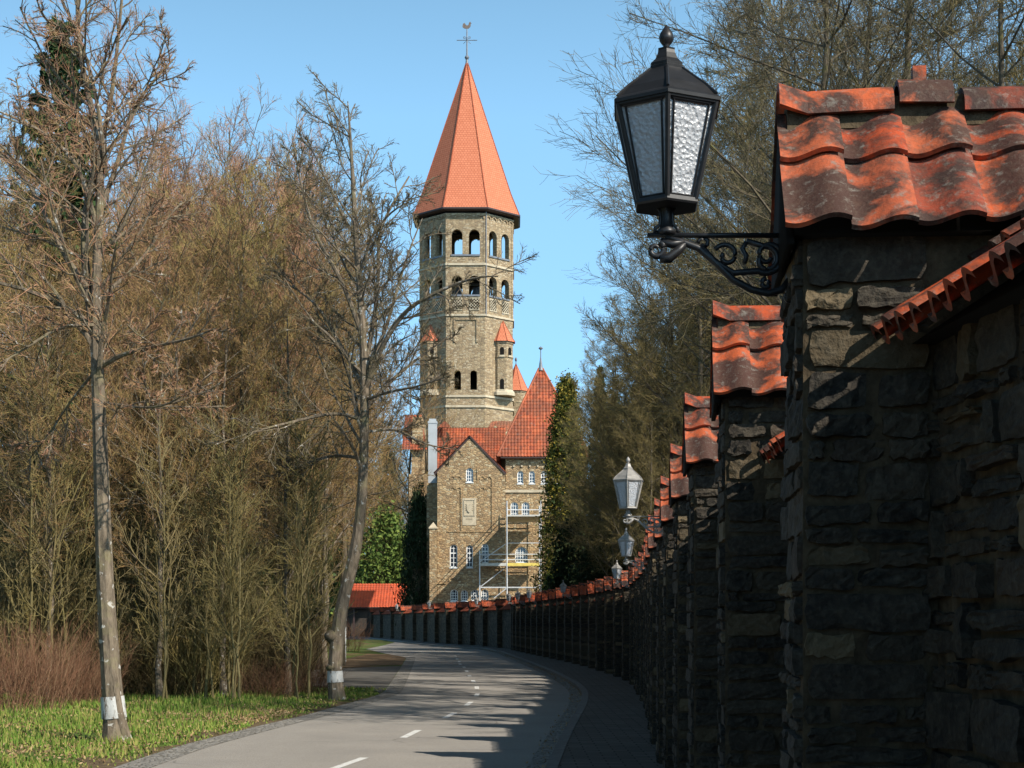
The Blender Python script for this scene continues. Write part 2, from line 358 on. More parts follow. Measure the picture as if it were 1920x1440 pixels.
# ---------------------------------------------------------------- plan curves
def resample(pts, n=None, step=None):
    P = np.array(pts, float); d = np.r_[0, np.cumsum(np.linalg.norm(np.diff(P, axis=0), axis=1))]
    t = np.linspace(0, d[-1], n) if n else np.arange(0, d[-1], step)
    return np.stack([np.interp(t, d, P[:, i]) for i in range(P.shape[1])], 1)
def smooth(P, k):
    for _ in range(k): P[1:-1] = .25*P[:-2]+.5*P[1:-1]+.25*P[2:]
    return P
KERB = [(-1.7, -14), (-.87, 0)]+[ground(*p) for p in [(1040, 1417), (1062, 1373), (1087, 1333), (1093, 1307), (1080, 1290), (1040, 1267), (993, 1247), (940, 1225), (907, 1218)]]+[(-4.3, 120), (-7.6, 134), (-11.6, 158), (-17.1, 187), (-26, 222)]
LEFT = [(-6.6, -14), (-5.9, 0), (-5.55, 14)]+[ground(*p) for p in [(262, 1425), (322, 1402), (412, 1382), (487, 1361), (562, 1346), (637, 1324), (717, 1303), (740, 1270), (763, 1233)]]+[(-7.9, 99), (-10, 112), (-13.2, 130), (-17.4, 152), (-23, 184), (-32, 219)]
WPATH = [(1.2, -14), (.86, 0), (.82, 2.5), (.846, 4.9), (1.085, 8.19), (1.29, 11.5), (1.52, 14.8), (1.73, 18.06), (1.96, 21.4), (2.15, 24.7), (2.39, 28), (2.63, 31.2), (2.86, 34.5), (3.04, 37.8), (3.2, 41.1), (3.5, 46), (3.55, 50), (3.42, 56), (3.02, 65), (2.5, 73), (1.0, 91), (.3, 99), (-.15, 106.5), (-1.8, 118), (-3.4, 126), (-6.3, 137), (-9.8, 156), (-14.6, 181), (-17.8, 196)]
kerb = smooth(resample(KERB, 260), 6); left = smooth(resample(LEFT, 260), 6)
wp = smooth(resample(WPATH, 500), 8)
left[-1] = LEFT[-1]
def offset(P, d):
    T = np.gradient(P, axis=0); T /= np.linalg.norm(T, axis=1, keepdims=True)
    return P+np.stack([T[:, 1], -T[:, 0]], 1)*d        # +d = to the right
def strip(name, A, B, z, m, kind='structure', zb=None, **k):
    n = len(A); za = np.full(n, z) if np.isscalar(z) else z
    V = np.concatenate([np.c_[A, za], np.c_[B, za if zb is None else np.full(n, zb)]])
    i = np.arange(n-1); b = MB().add(V, np.stack([i, i+n, i+n+1, i+1], 1))
    return obj(name, b.mesh(name, m), None, kind=kind, **k)
wx = lambda y: np.interp(y, wp[:, 1], wp[:, 0])
lx = lambda y: np.interp(y, left[:, 1], left[:, 0])
def terr_left(x, y):
    d = np.maximum(0, -12-x+0*y); h = .13*d
    h = np.minimum(h, 9)*np.clip((175-y)/60, 0, 1)
    return h
def terr_right(x, y):
    d = np.maximum(0, x-wx(y)-.6)
    s = np.interp(y, [-40, 60, 95, 130], [.30, .30, .10, .04])
    return np.minimum(2.25+s*d, 30)+.15*np.sin(x*.7+y*.31)*np.clip(d, 0, 1)
# ground: one sheet to the horizon
g = np.concatenate([[-1500, -700, -300, -160, -110], np.arange(-80, 40.1, 2.5), [60, 90, 160, 300, 700, 1500]])
gy = np.concatenate([[-600, -200, -80], np.arange(-40, 260.1, 4), [300, 400, 700, 1500, 2500]])
X, Y = np.meshgrid(g, gy); Zt = terr_left(X, Y)
V = np.stack([X, Y, Zt], -1).reshape(-1, 3); nx = len(g); i = np.arange(len(gy)-1)[:, None]*nx+np.arange(nx-1)[None]
Q = np.stack([i, i+1, i+nx+1, i+nx], -1).reshape(-1, 4)
cx = V[Q].mean(1); matq = ((cx[:, 0] < lx(cx[:, 1])-6.0)).astype(int)
obj('ground', MB().add(V, Q, matq).mesh('ground', [M_GROUND, M_LITTER], True), kind='structure')
# hillside behind the wall
yy = np.concatenate([[-60, -30], np.arange(-14, 200, 3.), [230, 300, 420]]); dd = np.array([.55, 1.5, 3, 5, 8, 12, 17, 24, 34, 48, 70, 100, 160, 300])
Xh = wx(yy)[:, None]+dd[None]; Yh = np.repeat(yy[:, None], len(dd), 1)
Vh = np.stack([Xh, Yh, terr_right(Xh, Yh)], -1).reshape(-1, 3); n2 = len(dd)
i = np.arange(len(yy)-1)[:, None]*n2+np.arange(n2-1)[None]
obj('hillside', MB().add(Vh, np.stack([i, i+1, i+n2+1, i+n2], -1).reshape(-1, 4)).mesh('hillside', M_LITTER, True), kind='structure')
# road, gutters, kerb, pavement
strip('road', left, kerb, .012, M_ASPH)
kz = (left[:, 1] > 10) & (left[:, 1] < 89)
strip('gutter', left[kz], offset(left, .5)[kz], .018, M_COB)
vr_ = (left[:, 1] > 8) & (left[:, 1] < 42)
strip('verge', (offset(left, -.5)+np.stack([.35*np.sin(left[:, 1]*1.3)+.2*np.sin(left[:, 1]*3.7), 0*left[:, 1]], 1))[vr_], offset(left, .01)[vr_], .007, simple('verge_mud', (.13, .095, .055), .95, .1, .5, 7, .6))
strip('gutter', offset(kerb, -.30), offset(kerb, -.002), .018, M_COB)
ka, kb = kerb, offset(kerb, .16)
b = MB(); n = len(ka)
for (P0, z0, P1, z1) in ((ka, 0, ka, .13), (ka, .13, kb, .135), (kb, .135, kb, .10)):
    V = np.concatenate([np.c_[P0, np.full(n, z0)], np.c_[P1, np.full(n, z1)]]); i = np.arange(n-1)
    b.add(V, np.stack([i, i+n, i+n+1, i+1], 1))
obj('kerb', b.mesh('kerb', M_KERB), kind='structure')
wr = resample(np.array([(wx(y)+.4, y) for y in np.linspace(-14, 196, 260)]), 260)
strip('pavement', kb, np.stack([wx(kb[:, 1])+.4, kb[:, 1]], 1)[:], .128, M_PAVE)
# driveway and bare verge to the left
def poly_flat(name, pts, z, m):
    P = [ground(*p) for p in pts]; b = MB(); V = np.array([(x, y, z) for x, y in P]); b.add(V, np.arange(len(P))[None]); return obj(name, b.mesh(name, m), kind='structure')
poly_flat('driveway', [(520, 1284), (540, 1258), (690, 1251), (752, 1249), (735, 1276), (716, 1301), (690, 1291)], .008, M_DRIVE)
def _dirt():
    m, n = mat('bare_verge_earth', .95, .1); a = n.noise(n.co(), 5, 6, .7)
    n.color(n.ramp(a, [(.3, (.10, .065, .035)), (.6, (.22, .15, .09)), (.75, (.12, .13, .04))])); n.bump(a, .6, .03); return m
M_DIRT = _dirt()
poly_flat('verge', [(600, 1256), (640, 1238), (690, 1226), (764, 1229), (753, 1247), (690, 1249)], .010, M_DIRT)
# centre line: every dash an instance
cl = [ground(*p) for p in [(660, 1433), (773, 1377), (842, 1343), (880, 1320), (895, 1304), (897, 1290), (891, 1278), (883, 1268), (876.7, 1259), (870, 1252), (866, 1246), (861, 1241), (859, 1236), (855, 1231)]]
cl = np.array([(-4.1, 3), (-3.5, 12), (-2.95, 19)]+cl); cp = smooth(resample(cl, 400), 30)
b = MB()
for p in cl:
    k = np.argmin(np.linalg.norm(cp-p, axis=1)); k0, k1 = max(0, k-4), min(399, k+4); c = cp[k]; T = cp[k1]-cp[k0]; T /= np.linalg.norm(T); R = np.array([T[1], -T[0]])
    c = c+rng.normal(0, .03, 2)
    q = [c-T*.95-R*.065, c-T*.95+R*.065, c+T*.95+R*.065, c+T*.95-R*.065]; b.add([(x, y, .0165) for x, y in q], [0, 1, 2, 3])
obj('road_marking', b.mesh('road_marking', M_PAINT), kind='structure')

# ---------------------------------------------------------------- masonry blocks
def stones(L, H, rg, hr=(.06, .2), wr=(.12, .5), gap=.009):
    R = []; z = 0
    while z < H-.03:
        h = min(rg.uniform(*hr), H-z)
        if H-z-h < .05: h = H-z
        x = -rg.uniform(0, .1)
        while x < L:
            wd = rg.uniform(*wr)*(.7+.6*h/hr[1]); x1 = min(x+wd, L)
            if L-x1 < .08: x1 = L
            x0 = max(x, 0)
            if x1-x0 > .03:
                if h > .13 and rg.random() < .3:
                    zz = h*rg.uniform(.35, .65); R.append((x0, x1, z, z+zz)); R.append((x0, x1, z+zz, z+h))
                else: R.append((x0, x1, z, z+h))
            x = x1+.0001
        z += h
    R = np.array(R); R[:, 0] += gap*rg.uniform(.3, 1.6, len(R)); R[:, 1] -= gap*rg.uniform(.3, 1.6, len(R)); R[:, 2] += gap*rg.uniform(.2, 1.3, len(R)); R[:, 3] -= gap*rg.uniform(.2, 1.3, len(R))
    return R[(R[:, 1]-R[:, 0] > .02) & (R[:, 3]-R[:, 2] > .015)]
def stone_face(mb, M, L, H, rg, depth=.035, mat_=0, seg=(6, 4), **k):
    R = stones(L, H, rg, **k); n = len(R)
    seg = (seg[0]+2, seg[1]+2); sp = lambda k: np.r_[-1, np.sign(np.linspace(-1, 1, k-1))*np.abs(np.linspace(-1, 1, k-1))**.8, 1]
    u = sp(seg[0]); v = sp(seg[1]); U, Vv = np.meshgrid(u, v, indexing='ij')
    c = .5*(R[:, 0]+R[:, 1]); hw = .5*(R[:, 1]-R[:, 0]); cz = .5*(R[:, 2]+R[:, 3]); hh = .5*(R[:, 3]-R[:, 2])
    UU = U[None]*np.sqrt(1-.12*Vv[None]**2*(.5+.8*rg.random((n, 1, 1)))); VV = Vv[None]*np.sqrt(1-.12*U[None]**2*(.5+.8*rg.random((n, 1, 1))))
    x = c[:, None, None]+hw[:, None, None]*UU; z = cz[:, None, None]+hh[:, None, None]*VV+rg.normal(0, .06, (n, 1, 1))*hh[:, None, None]*UU
    I_, J_ = np.meshgrid(np.arange(seg[0]+1), np.arange(seg[1]+1), indexing='ij'); edge = (I_ == 0) | (I_ == seg[0]) | (J_ == 0) | (J_ == seg[1])
    dep = depth*(.35+rg.random((n, 1, 1))*.9)*(1-.12*(U[None]**4+Vv[None]**4))+rg.normal(0, depth*.11, x.shape)+depth*.35*rg.normal(0, 1, (n, 1, 1))*UU
    jx = rg.normal(0, .0035, x.shape); jz = rg.normal(0, .003, x.shape); jx[:, 0] = jx[:, 1]; jx[:, -1] = jx[:, -2]; jz[:, 0] = jz[:, 1]; jz[:, -1] = jz[:, -2]; jx[:, :, 0] = jx[:, :, 1]; jx[:, :, -1] = jx[:, :, -2]; jz[:, :, 0] = jz[:, :, 1]; jz[:, :, -1] = jz[:, :, -2]; x = x+jx; z = z+jz
    dep = np.where(edge[None], -.012, dep)
    V = np.stack([x, -dep, z], -1).reshape(-1, 3)
    nv = (seg[0]+1)*(seg[1]+1); s1 = seg[1]+1
    i = (np.arange(seg[0])[:, None]*s1+np.arange(seg[1])[None]).ravel(); q = np.stack([i, i+s1, i+s1+1, i+1], 1)
    Q = (np.arange(n)[:, None, None]*nv+q[None]).reshape(-1, 4)
    mb.add(xf(V, M), Q, mat_, np.repeat(rg.random(n), nv))

# ---------------------------------------------------------------- pantiles
def tile_sheet(mb, M, uL, uR, V, pitch=.18, exp=.33, A=.03, lift=.022, seg=8, mat_=0, rg=rng, thick=.014, jit=0.0, uv=False):
    """M: local (u, -n, v) -> world ; uL,uR functions of v"""
    v0 = 0.0
    fr = (np.arange(seg+1)/seg)
    while v0 < V-1e-4:
        v1 = min(v0+exp, V); a0, b0, a1, b1 = uL(v0), uR(v0), uL(v1), uR(v1)
        lo, hi = min(a0, a1), max(b0, b1)
        k0, k1 = math.floor(lo/pitch), math.ceil(hi/pitch)
        for k in range(k0, k1):
            u = (k+fr)*pitch; h = A*(.5-.5*np.cos(2*PI*(-.13+.83*fr)))
            ub = np.clip(u, a0, b0); ut = np.clip(u, a1, b1)
            if ub[-1]-ub[0] < 1e-4 and ut[-1]-ut[0] < 1e-4: continue
            hb = np.interp(ub, u, h); ht = np.interp(ut, u, h); j = rg.normal(0, jit, 4) if jit else (0, 0, 0, 0)
            vb = np.full(seg+1, v0-.012)+j[0]; vt = np.full(seg+1, v1+.02 if v1 < V else v1)
            P1b = None; P0 = np.stack([ub, -(hb+lift-thick+j[1]), vb], 1); P1 = np.stack([ub, -(hb+lift+j[1]), vb], 1); P2 = np.stack([ut, -(ht+j[1]*.3), vt], 1)
            n = seg+1; i = np.arange(seg)
            Q = np.concatenate([np.stack([i, i+1, i+n+1, i+n], 1), np.stack([i+2*n, i+2*n+1, i+3*n+1, i+3*n], 1)])
            mb.add(xf(np.concatenate([P0, P1, P1, P2]), M), Q, mat_, rg.random())
        v0 = v1

# ---------------------------------------------------------------- the boundary wall
WALL = empty('stone_wall', (0, 0, 0), label='long dark rubble wall with tile-capped buttress piers, lining the pavement along the road', cat='wall')
PW = .29; EAVE = 3.10; RID = 3.60
def pier_mesh(seed, hi=True, h=EAVE):
    rg = np.random.default_rng(seed); b = MB()
    hb = h+.02
    b.box(.0, .75, -PW, PW, 0, hb, 1)
    # gable prism under the tiles (ridge along x)
    b.prism([(-PW-.02, hb), (PW+.02, hb), (0, hb+.36)], (.0, 1.25), M=Matrix(((0, 1, 0, 0), (1, 0, 0, 0), (0, 0, 1, 0), (0, 0, 0, 1))), mat=1)
    if hi:
        sg = (7, 4)
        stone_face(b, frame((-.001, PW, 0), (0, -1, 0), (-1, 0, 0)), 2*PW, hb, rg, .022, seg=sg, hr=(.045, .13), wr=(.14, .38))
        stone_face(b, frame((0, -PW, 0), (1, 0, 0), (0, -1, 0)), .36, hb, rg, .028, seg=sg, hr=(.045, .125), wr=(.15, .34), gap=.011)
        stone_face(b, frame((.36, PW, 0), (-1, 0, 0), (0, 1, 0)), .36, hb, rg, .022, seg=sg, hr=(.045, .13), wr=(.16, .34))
    return b.mesh('pier', [M_STONE if hi else M_WALLFAR, M_MORTAR if hi else M_WALLFAR])
def cap_mesh(seed, L=1.32, seg=14):
    rg = np.random.default_rng(seed); b = MB()
    hw, rise = .40, RID-EAVE-.04; sl = math.hypot(hw, rise)
    for s in (-1, 1):
        n = Vector((0, s*rise, hw)).normalized()
        if s < 0: O = (-.06, -hw, EAVE); M = Matrix(((1, 0, 0, O[0]), (0, -n.y, hw/sl, O[1]), (0, -n.z, rise/sl, O[2]), (0, 0, 0, 1)))
        else: O = (-.06+L, hw, EAVE); M = Matrix(((-1, 0, 0, O[0]), (0, -n.y, -hw/sl, O[1]), (0, -n.z, rise/sl, O[2]), (0, 0, 0, 1)))
        off = .055 if s < 0 else 0
        tile_sheet(b, M@Matrix.Translation((off-.055 if s < 0 else 0, 0, 0)), lambda v: 0, lambda v: L, sl-.02, .183, .33, .034, .026, seg, 0, rg, .016, .004)
    # verge board face under the front edge
    b.prism([(-hw+.03, EAVE-.03), (hw-.03, EAVE-.03), (0, RID-.045)], (-.052, -.03), M=Matrix(((0, 1, 0, 0), (1, 0, 0, 0), (0, 0, 1, 0), (0, 0, 0, 1))), mat=1, col=.2)
    b.prism([(-hw+.045, EAVE+.0), (hw-.045, EAVE+.0), (0, RID-.075)], (-.028, L-.1), M=Matrix(((0, 1, 0, 0), (1, 0, 0, 0), (0, 0, 1, 0), (0, 0, 0, 1))), mat=1, col=.2)
    return b.mesh('tiled_cap', [M_TILE, M_DARK], True)
def ridge_mesh(seed, L=1.32, seg=8):
    rg = np.random.default_rng(seed); b = MB(); x = -.075; k = 0
    # mortar bed
    b.prism([(-.085, RID-.12), (.085, RID-.12), (.06, RID-.02), (-.06, RID-.02)], (-.03, L-.08), M=Matrix(((0, 1, 0, 0), (1, 0, 0, 0), (0, 0, 1, 0), (0, 0, 0, 1))), mat=1)
    while x < L-.1:
        l = .34; raised = (seed % 2 == 0 and k == 1)
        if raised: l = .16
        r0 = .098; dz = .03 if raised else 0; a = np.linspace(0, PI, seg+1)
        nx_ = 5; tilt = rg.normal(0, .006)
        P = []; 
        for q, t in enumerate(np.linspace(0, 1, nx_)):
            flare = (.03*(1-t*8) if t < .12 and k == 0 else 0)
            for rr in (0,): 
                P.append(np.stack([np.full(seg+1, x+.02+t*l), (r0+flare*.5)*np.cos(a)*1.05, RID-.080+dz+flare+tilt*t+(r0)*np.sin(a)*.95], 1))
        P = np.concatenate(P); n = seg+1
        P2 = P.copy(); c0 = np.array([0, 0, RID-.080+dz]); P2[:, 1:] = c0[1:]+(P[:, 1:]-c0[1:])*.82
        i = (np.arange(nx_-1)[:, None]*n+np.arange(seg)[None]).ravel(); Q = np.stack([i, i+1, i+n+1, i+n], 1); m_ = len(P)
        j = np.arange(seg); e0 = np.stack([j, j+1, j+1+m_, j+m_], 1); e1 = e0+(nx_-1)*n
        kk = np.arange(nx_-1)*n; e2 = np.stack([kk, kk+n, kk+n+m_, kk+m_], 1); e3 = e2+seg
        b.add(np.concatenate([P, P2]), np.concatenate([Q, Q[:, ::-1]+m_, e0, e1, e2, e3]), 0, rg.random())
        if raised: b.prism([(-.02, RID+.04), (.02, RID+.04), (.014, RID+.085), (-.014, RID+.085)], (x+.07, x+.11), M=Matrix(((0, 1, 0, 0), (1, 0, 0, 0), (0, 0, 1, 0), (0, 0, 0, 1))), mat=0, col=.3)
        x += l+(.015 if not raised else .03); k += 1
    me = b.mesh('ridge_tiles', [M_TILE, M_MORTAR])
    return me
CE = 2.80   # eave height of the coping between piers
def panel_mesh(seed, L, hi=True):
    rg = np.random.default_rng(seed); b = MB()
    b.box(.33, 1.1, PW, L-PW, 0, CE+.02, 1)
    b.prism([(.33, CE+.02), (1.1, CE+.02), (.72, CE+.30)], (PW, L-PW), mat=1)
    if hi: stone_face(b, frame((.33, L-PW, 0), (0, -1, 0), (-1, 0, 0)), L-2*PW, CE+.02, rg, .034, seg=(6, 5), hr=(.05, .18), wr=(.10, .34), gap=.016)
    return b.mesh('wall_panel', [M_STONE if hi else M_WALLFAR, M_MORTAR if hi else M_WALLFAR])
def coping_mesh(seed, L, seg=8, pitch=.125):
    rg = np.random.default_rng(seed); b = MB(); hw, rise = .54, .40; sl = math.hypot(hw, rise)
    for s in (-1, 1):
        if s < 0: O = (.19, L-PW, CE-.03); n = Vector((-rise, 0, hw)).normalized(); M = Matrix(((0, -n.x, hw/sl, O[0]), (-1, 0, 0, O[1]), (0, -n.z, rise/sl, O[2]), (0, 0, 0, 1)))
        else: O = (1.27, PW, CE-.03); n = Vector((rise, 0, hw)).normalized(); M = Matrix(((0, -n.x, -hw/sl, O[0]), (1, 0, 0, O[1]), (0, -n.z, rise/sl, O[2]), (0, 0, 0, 1)))
        tile_sheet(b, M, lambda v: 0, lambda v: L-2*PW, sl-.02, pitch, .36, .062, .035, seg, 0, rg, .02, .008)
    b.tube([(.73, PW, CE+rise-.01), (.73, L-PW, CE+rise-.01)], .085, seg, 0, True, .4)
    b.prism([(.25, CE-.01), (1.21, CE-.01), (.73, CE+rise-.09)], (PW, L-PW), mat=1)
    return b.mesh('coping_tiles', [M_TILE, M_DARK], True)
d = np.r_[0, np.cumsum(np.linalg.norm(np.diff(wp, axis=0), axis=1))]
STEP = math.radians(5)
s1 = np.interp(4.9, wp[:, 1], d); sEnd = np.interp(106.5, wp[:, 1], d)
ss = list(s1+3.29*np.arange(-3, 60)); ss = [s for s in ss if s < sEnd-2 and s > 0.3]
pxp = 960+wp[:, 0]/np.maximum(wp[:, 1], .1)*F
far = wp[:, 1] > 105
for px in (958, 931, 904, 880, 857, 835, 814, 793, 773, 752, 732, 712, 694): ss.append(np.interp(-px, -pxp[far], d[far]))
pos = [np.array([np.interp(s, d, wp[:, 0]), np.interp(s, d, wp[:, 1])]) for s in ss]
pm = [pier_mesh(10+i) for i in range(3)]; cm = [cap_mesh(20+i) for i in range(3)]; rm = [ridge_mesh(30+i) for i in range(2)]
pmf = pier_mesh(19, False); cmf = cap_mesh(28, seg=4); cmf.materials[0] = M_TILEW; rmf = ridge_mesh(39, seg=5)
pn = [panel_mesh(40+i, 3.29) for i in range(3)]; cn = [coping_mesh(50+i, 3.29) for i in range(2)]; cnf = coping_mesh(59, 3.29, 4); cnf.materials[0] = M_TILEW
PIERS = []
for k, p in enumerate(pos):
    q = pos[min(k+1, len(pos)-1)]; T = q-p if k+1 < len(pos) else p-pos[k-1]; L = float(np.linalg.norm(T)); T = T/np.linalg.norm(T)
    Tp = T+np.array([.035, 0]) if k == 0 or p[1] < 9 else (T+(p-pos[k-1])/np.linalg.norm(p-pos[k-1])); rz = math.atan2(Tp[1], Tp[0])-PI/2
    near = p[1] < 62
    pr = obj('pier', (pm[k % 3] if near else pmf), WALL, (p[0], p[1], 0), rz)
    obj('tiled_cap', cm[(k*2+1) % 3] if near else cmf, pr); obj('ridge_tiles', rm[0 if abs(p[1]-4.9) < 1 else 1] if p[1] < 40 else rmf, pr)
    PIERS.append((p, rz))
    if k+1 < len(pos):
        rc = math.atan2(T[1], T[0])-PI/2; off_ = .28 if k and L < 3.5 else 0; rc += (STEP if off_ else 0); q0 = (p[0]+off_*math.cos(rc), p[1]+off_*math.sin(rc), 0)
        if L < 3.5: pa = obj('wall_panel', pn[k % 3] if near else panel_mesh(46, L, False), WALL, q0, rc); obj('coping_tiles', cn[k % 2] if near else cnf, pa)
        else: pa = obj('wall_panel', panel_mesh(46, L, False), WALL, q0, rc); fc = coping_mesh(60+k, L, 4); fc.materials[0] = M_TILEW; obj('coping_tiles', fc, pa)

# ---------------------------------------------------------------- wall lanterns
def arc(c, r, a0, a1, n=10):
    a = np.radians(np.linspace(a0, a1, n)); return np.stack([c[0]+r*np.cos(a), c[1]+r*np.sin(a)], 1)
def spiral(c, r0, r1, a0, a1, n=24):
    a = np.radians(np.linspace(a0, a1, n)); r = np.linspace(r0, r1, n); return np.stack([c[0]+r*np.cos(a), c[1]+r*np.sin(a)], 1)
def lantern(name, iron, glass, **k):
    """origin: lantern axis at arm height; arm runs along +x to the pier"""
    root = empty(name, **k); S = 1/612.
    b = MB(); ARM = 242*S
    P2 = lambda pts: [(p[0]*S, 0, p[1]*S) for p in pts]      # pixel-ish drawing units, x right, z up, origin (1248,440)
    # arm, wall plate, brace, scrolls
    b.box(-36*S, 236*S, -.010, .010, -5*S, 2*S)
    b.box(226*S, 242*S, -.028, .028, -112*S, 6*S)
    def flat(pts, r, yw=.009):
        V = np.array(pts, float); V = np.array(P2(V)); b.tube(V, (np.full(len(V), r*S) if np.isscalar(r) else np.array(r)*S)*1.3, 6)
    flat(np.concatenate([[(-2, -3), (30, -14)], [(60, -25), (95, -55), (125, -85), (160, -103), (190, -110), (215, -104), (230, -85)]]), 5.5)
    flat(spiral((-20, -28), 17, 5, 60, -330, 30), np.linspace(6, 3, 30)); flat([(-12, -13), (10, -18), (34, -14)], 6)
    flat([(-12, -45), (5, -44), (22, -30), (36, -16)], [7, 8, 7, 5])
    flat(np.concatenate([spiral((186, -48), 11, 27, -200, 100, 26), [(150, -12)]]), 4.5)
    flat(np.concatenate([[(62, -20), (90, -50), (125, -72)], spiral((190, -40), 34, 7, -125, 330, 34)]), np.linspace(5, 3.5, 37))
    flat(spiral((112, -40), 24, 6, 150, -220, 22), 3.8)
    flat(spiral((70, -16), 11, 4, 180, -160, 14), 3.2)
    flat(spiral((187, -92), 10, 4, 90, 430, 16), 4)
    flat(spiral((232, -118), 10, 4, 90, 400, 12), 3.5)
    flat([(150, -14), (142, -26), (150, -40), (146, -54)], 4)
    obj('bracket', b.mesh('bracket', iron, True), root)
    # foot: flaring stem
    b = MB(); b.lathe([(.030, 0), (.030, .012), (.020, .022), (.016, .05), (.019, .075), (.022, .085)], 8, (0, 0, 0))
    for s in (-1, 1): b.tube([(s*.036, 0, .004), (s*.034, 0, .02), (s*.020, 0, .03), (s*.017, 0, .07), (s*.028, 0, .088)], .006, 6)
    obj('stem', b.mesh('stem', iron, True), root)
    zb, zt, rb, rt = 55*S, 232*S, 60*S, 104*S; a0 = math.radians(-94)
    ang = [a0+i*PI/3 for i in range(6)]
    b = MB(); c6 = lambda r, z, i: (r*math.cos(ang[i % 6]), r*math.sin(ang[i % 6]), z)
    b.lathe([(rb+.006, zb-.010), (rb+.010, zb-.004), (rb+.008, zb+.008), (rb-.006, zb+.010)], 6, rot=a0)
    b.lathe([(rt-.004, zt-.012), (rt+.006, zt-.006), (rt+.008, zt+.004), (rt-.004, zt+.006)], 6, rot=a0, caps=False)
    for i in range(6):
        p0, p1 = Vector(c6(rb, zb, i)), Vector(c6(rt, zt, i)); b.tube([p0, p1], .0085, 6)
        q0, q1 = Vector(c6(rb, zb, i+1)), Vector(c6(rt, zt, i+1))
        # thin inner beads on each pane
        for f in (.13, .87):
            b.tube([p0.lerp(q0, f)*1.0, p1.lerp(q1, f)*1.0], .0032, 4)
        b.tube([p0.lerp(p1, .04).lerp(q0.lerp(q1, .04), .1), p0.lerp(p1, .04).lerp(q0.lerp(q1, .04), .9)], .004, 4)
        b.tube([p0.lerp(p1, .96).lerp(q0.lerp(q1, .96), .1), p0.lerp(p1, .96).lerp(q0.lerp(q1, .96), .9)], .004, 4)
    obj('frame', b.mesh('frame', iron), root)
    for i in range(6):
        b = MB(); k_ = .965
        q = [c6(rb*k_, zb+.008, i), c6(rb*k_, zb+.008, i+1), c6(rt*k_, zt-.002, i+1), c6(rt*k_, zt-.002, i)]
        b.add(q, [0, 1, 2, 3]); 
        q2 = [(x*.985, y*.985, z) for x, y, z in q]; b.add(q2, [3, 2, 1, 0])
        obj('glass_pane', b.mesh('glass_pane', glass), root)
    b = MB()
    b.lathe([(rt-.01, zt-.002), (rt+.013, zt), (rt+.014, zt+.010), (rt+.004, zt+.018), (rt-.004, zt+.022), (83*S, zt+34*S), (56*S, zt+56*S), (34*S, zt+74*S), (33*S, zt+76*S)], 6, rot=a0, caps=False)
    for i in range(6): b.tube([c6(rt+.002, zt+.022, i), c6(83*S+.001, zt+34*S, i), c6(56*S, zt+56*S, i), c6(34*S, zt+74*S, i)], .005, 5)
    rf = obj('lamp_roof', b.mesh('lamp_roof', iron), root)
    z2 = zt+74*S; b = MB()
    b.lathe([(34*S, z2), (35*S, z2+5*S), (33*S, z2+6*S), (34*S, z2+11*S), (31*S, z2+13*S), (24*S, z2+20*S), (19*S, z2+31*S), (17*S, z2+38*S), (18*S, z2+41*S), (10*S, z2+44*S)], 6, rot=a0)
    obj('vent_collar', b.mesh('vent_collar', iron), rf)
    b = MB(); z3 = z2+43*S; b.lathe([(8*S, z3), (6*S, z3+4*S), (9*S, z3+8*S), (13*S, z3+14*S), (14.5*S, z3+20*S), (12*S, z3+28*S), (6*S, z3+37*S), (1*S, z3+44*S)], 16)
    obj('finial', b.mesh('finial', iron, True), rf)
    return root
hero = lantern('wall_lantern', M_IRON, M_LGLASS, label='large dark iron lantern in the foreground on a scrolled bracket beside the nearest pier', cat='street lamp', group='hexagonal lanterns along the stone wall')
p1 = [i for i, (p, rz) in enumerate(PIERS) if abs(p[1]-4.9) < 1][0]
hero.location = (PIERS[p1][0][0]-.395, 4.9, EYE+(HZ-440)*4.9/F); hero.rotation_euler = (0, 0, 0)
pale = lantern('wall_lantern', M_IRONG, M_LGLASS, cat='street lamp', group='hexagonal lanterns along the stone wall')
LL = [(4, 'pale grey wall lantern, biggest of the distant ones, before the dark wood'),
      (8, 'pale wall lantern just below the biggest distant one, above bright orange tiles'),
      (13, 'small grey lantern standing before a pier of orange tiles where the wall starts to curve'),
      (20, 'small dark lantern before the foot of the ivy conifer, right one of two there'),
      (25, 'small dark lantern before the foot of the ivy conifer, left one of two there'),
      (27, 'tiny lantern on the wall just right of the scaffold foot, in its shade'),
      (29, 'tiny sunlit pale lantern on the wall under the scaffold'),
      (33, 'tiny pale lantern on the curving far wall below the gabled house'),
      (37, 'tiny pale lantern on the far wall beside the red tiled shed roof'),
      (40, 'last tiny lantern at the far end of the wall, below the shed roof')]
for j, (k, lab) in enumerate(LL):
    o = pale if j == 0 else copy_tree(pale)
    p, rz = PIERS[min(p1+k, len(PIERS)-1)]; sc_ = (1.05 if j == 0 else 1.0) if j < 5 else 1.1
    dx = .40*sc_; o.location = (p[0]-dx*math.cos(rz), p[1]-dx*math.sin(rz), EYE+1.185); o.rotation_euler = (0, 0, rz); o.scale = (sc_,)*3
    o['label'] = lab
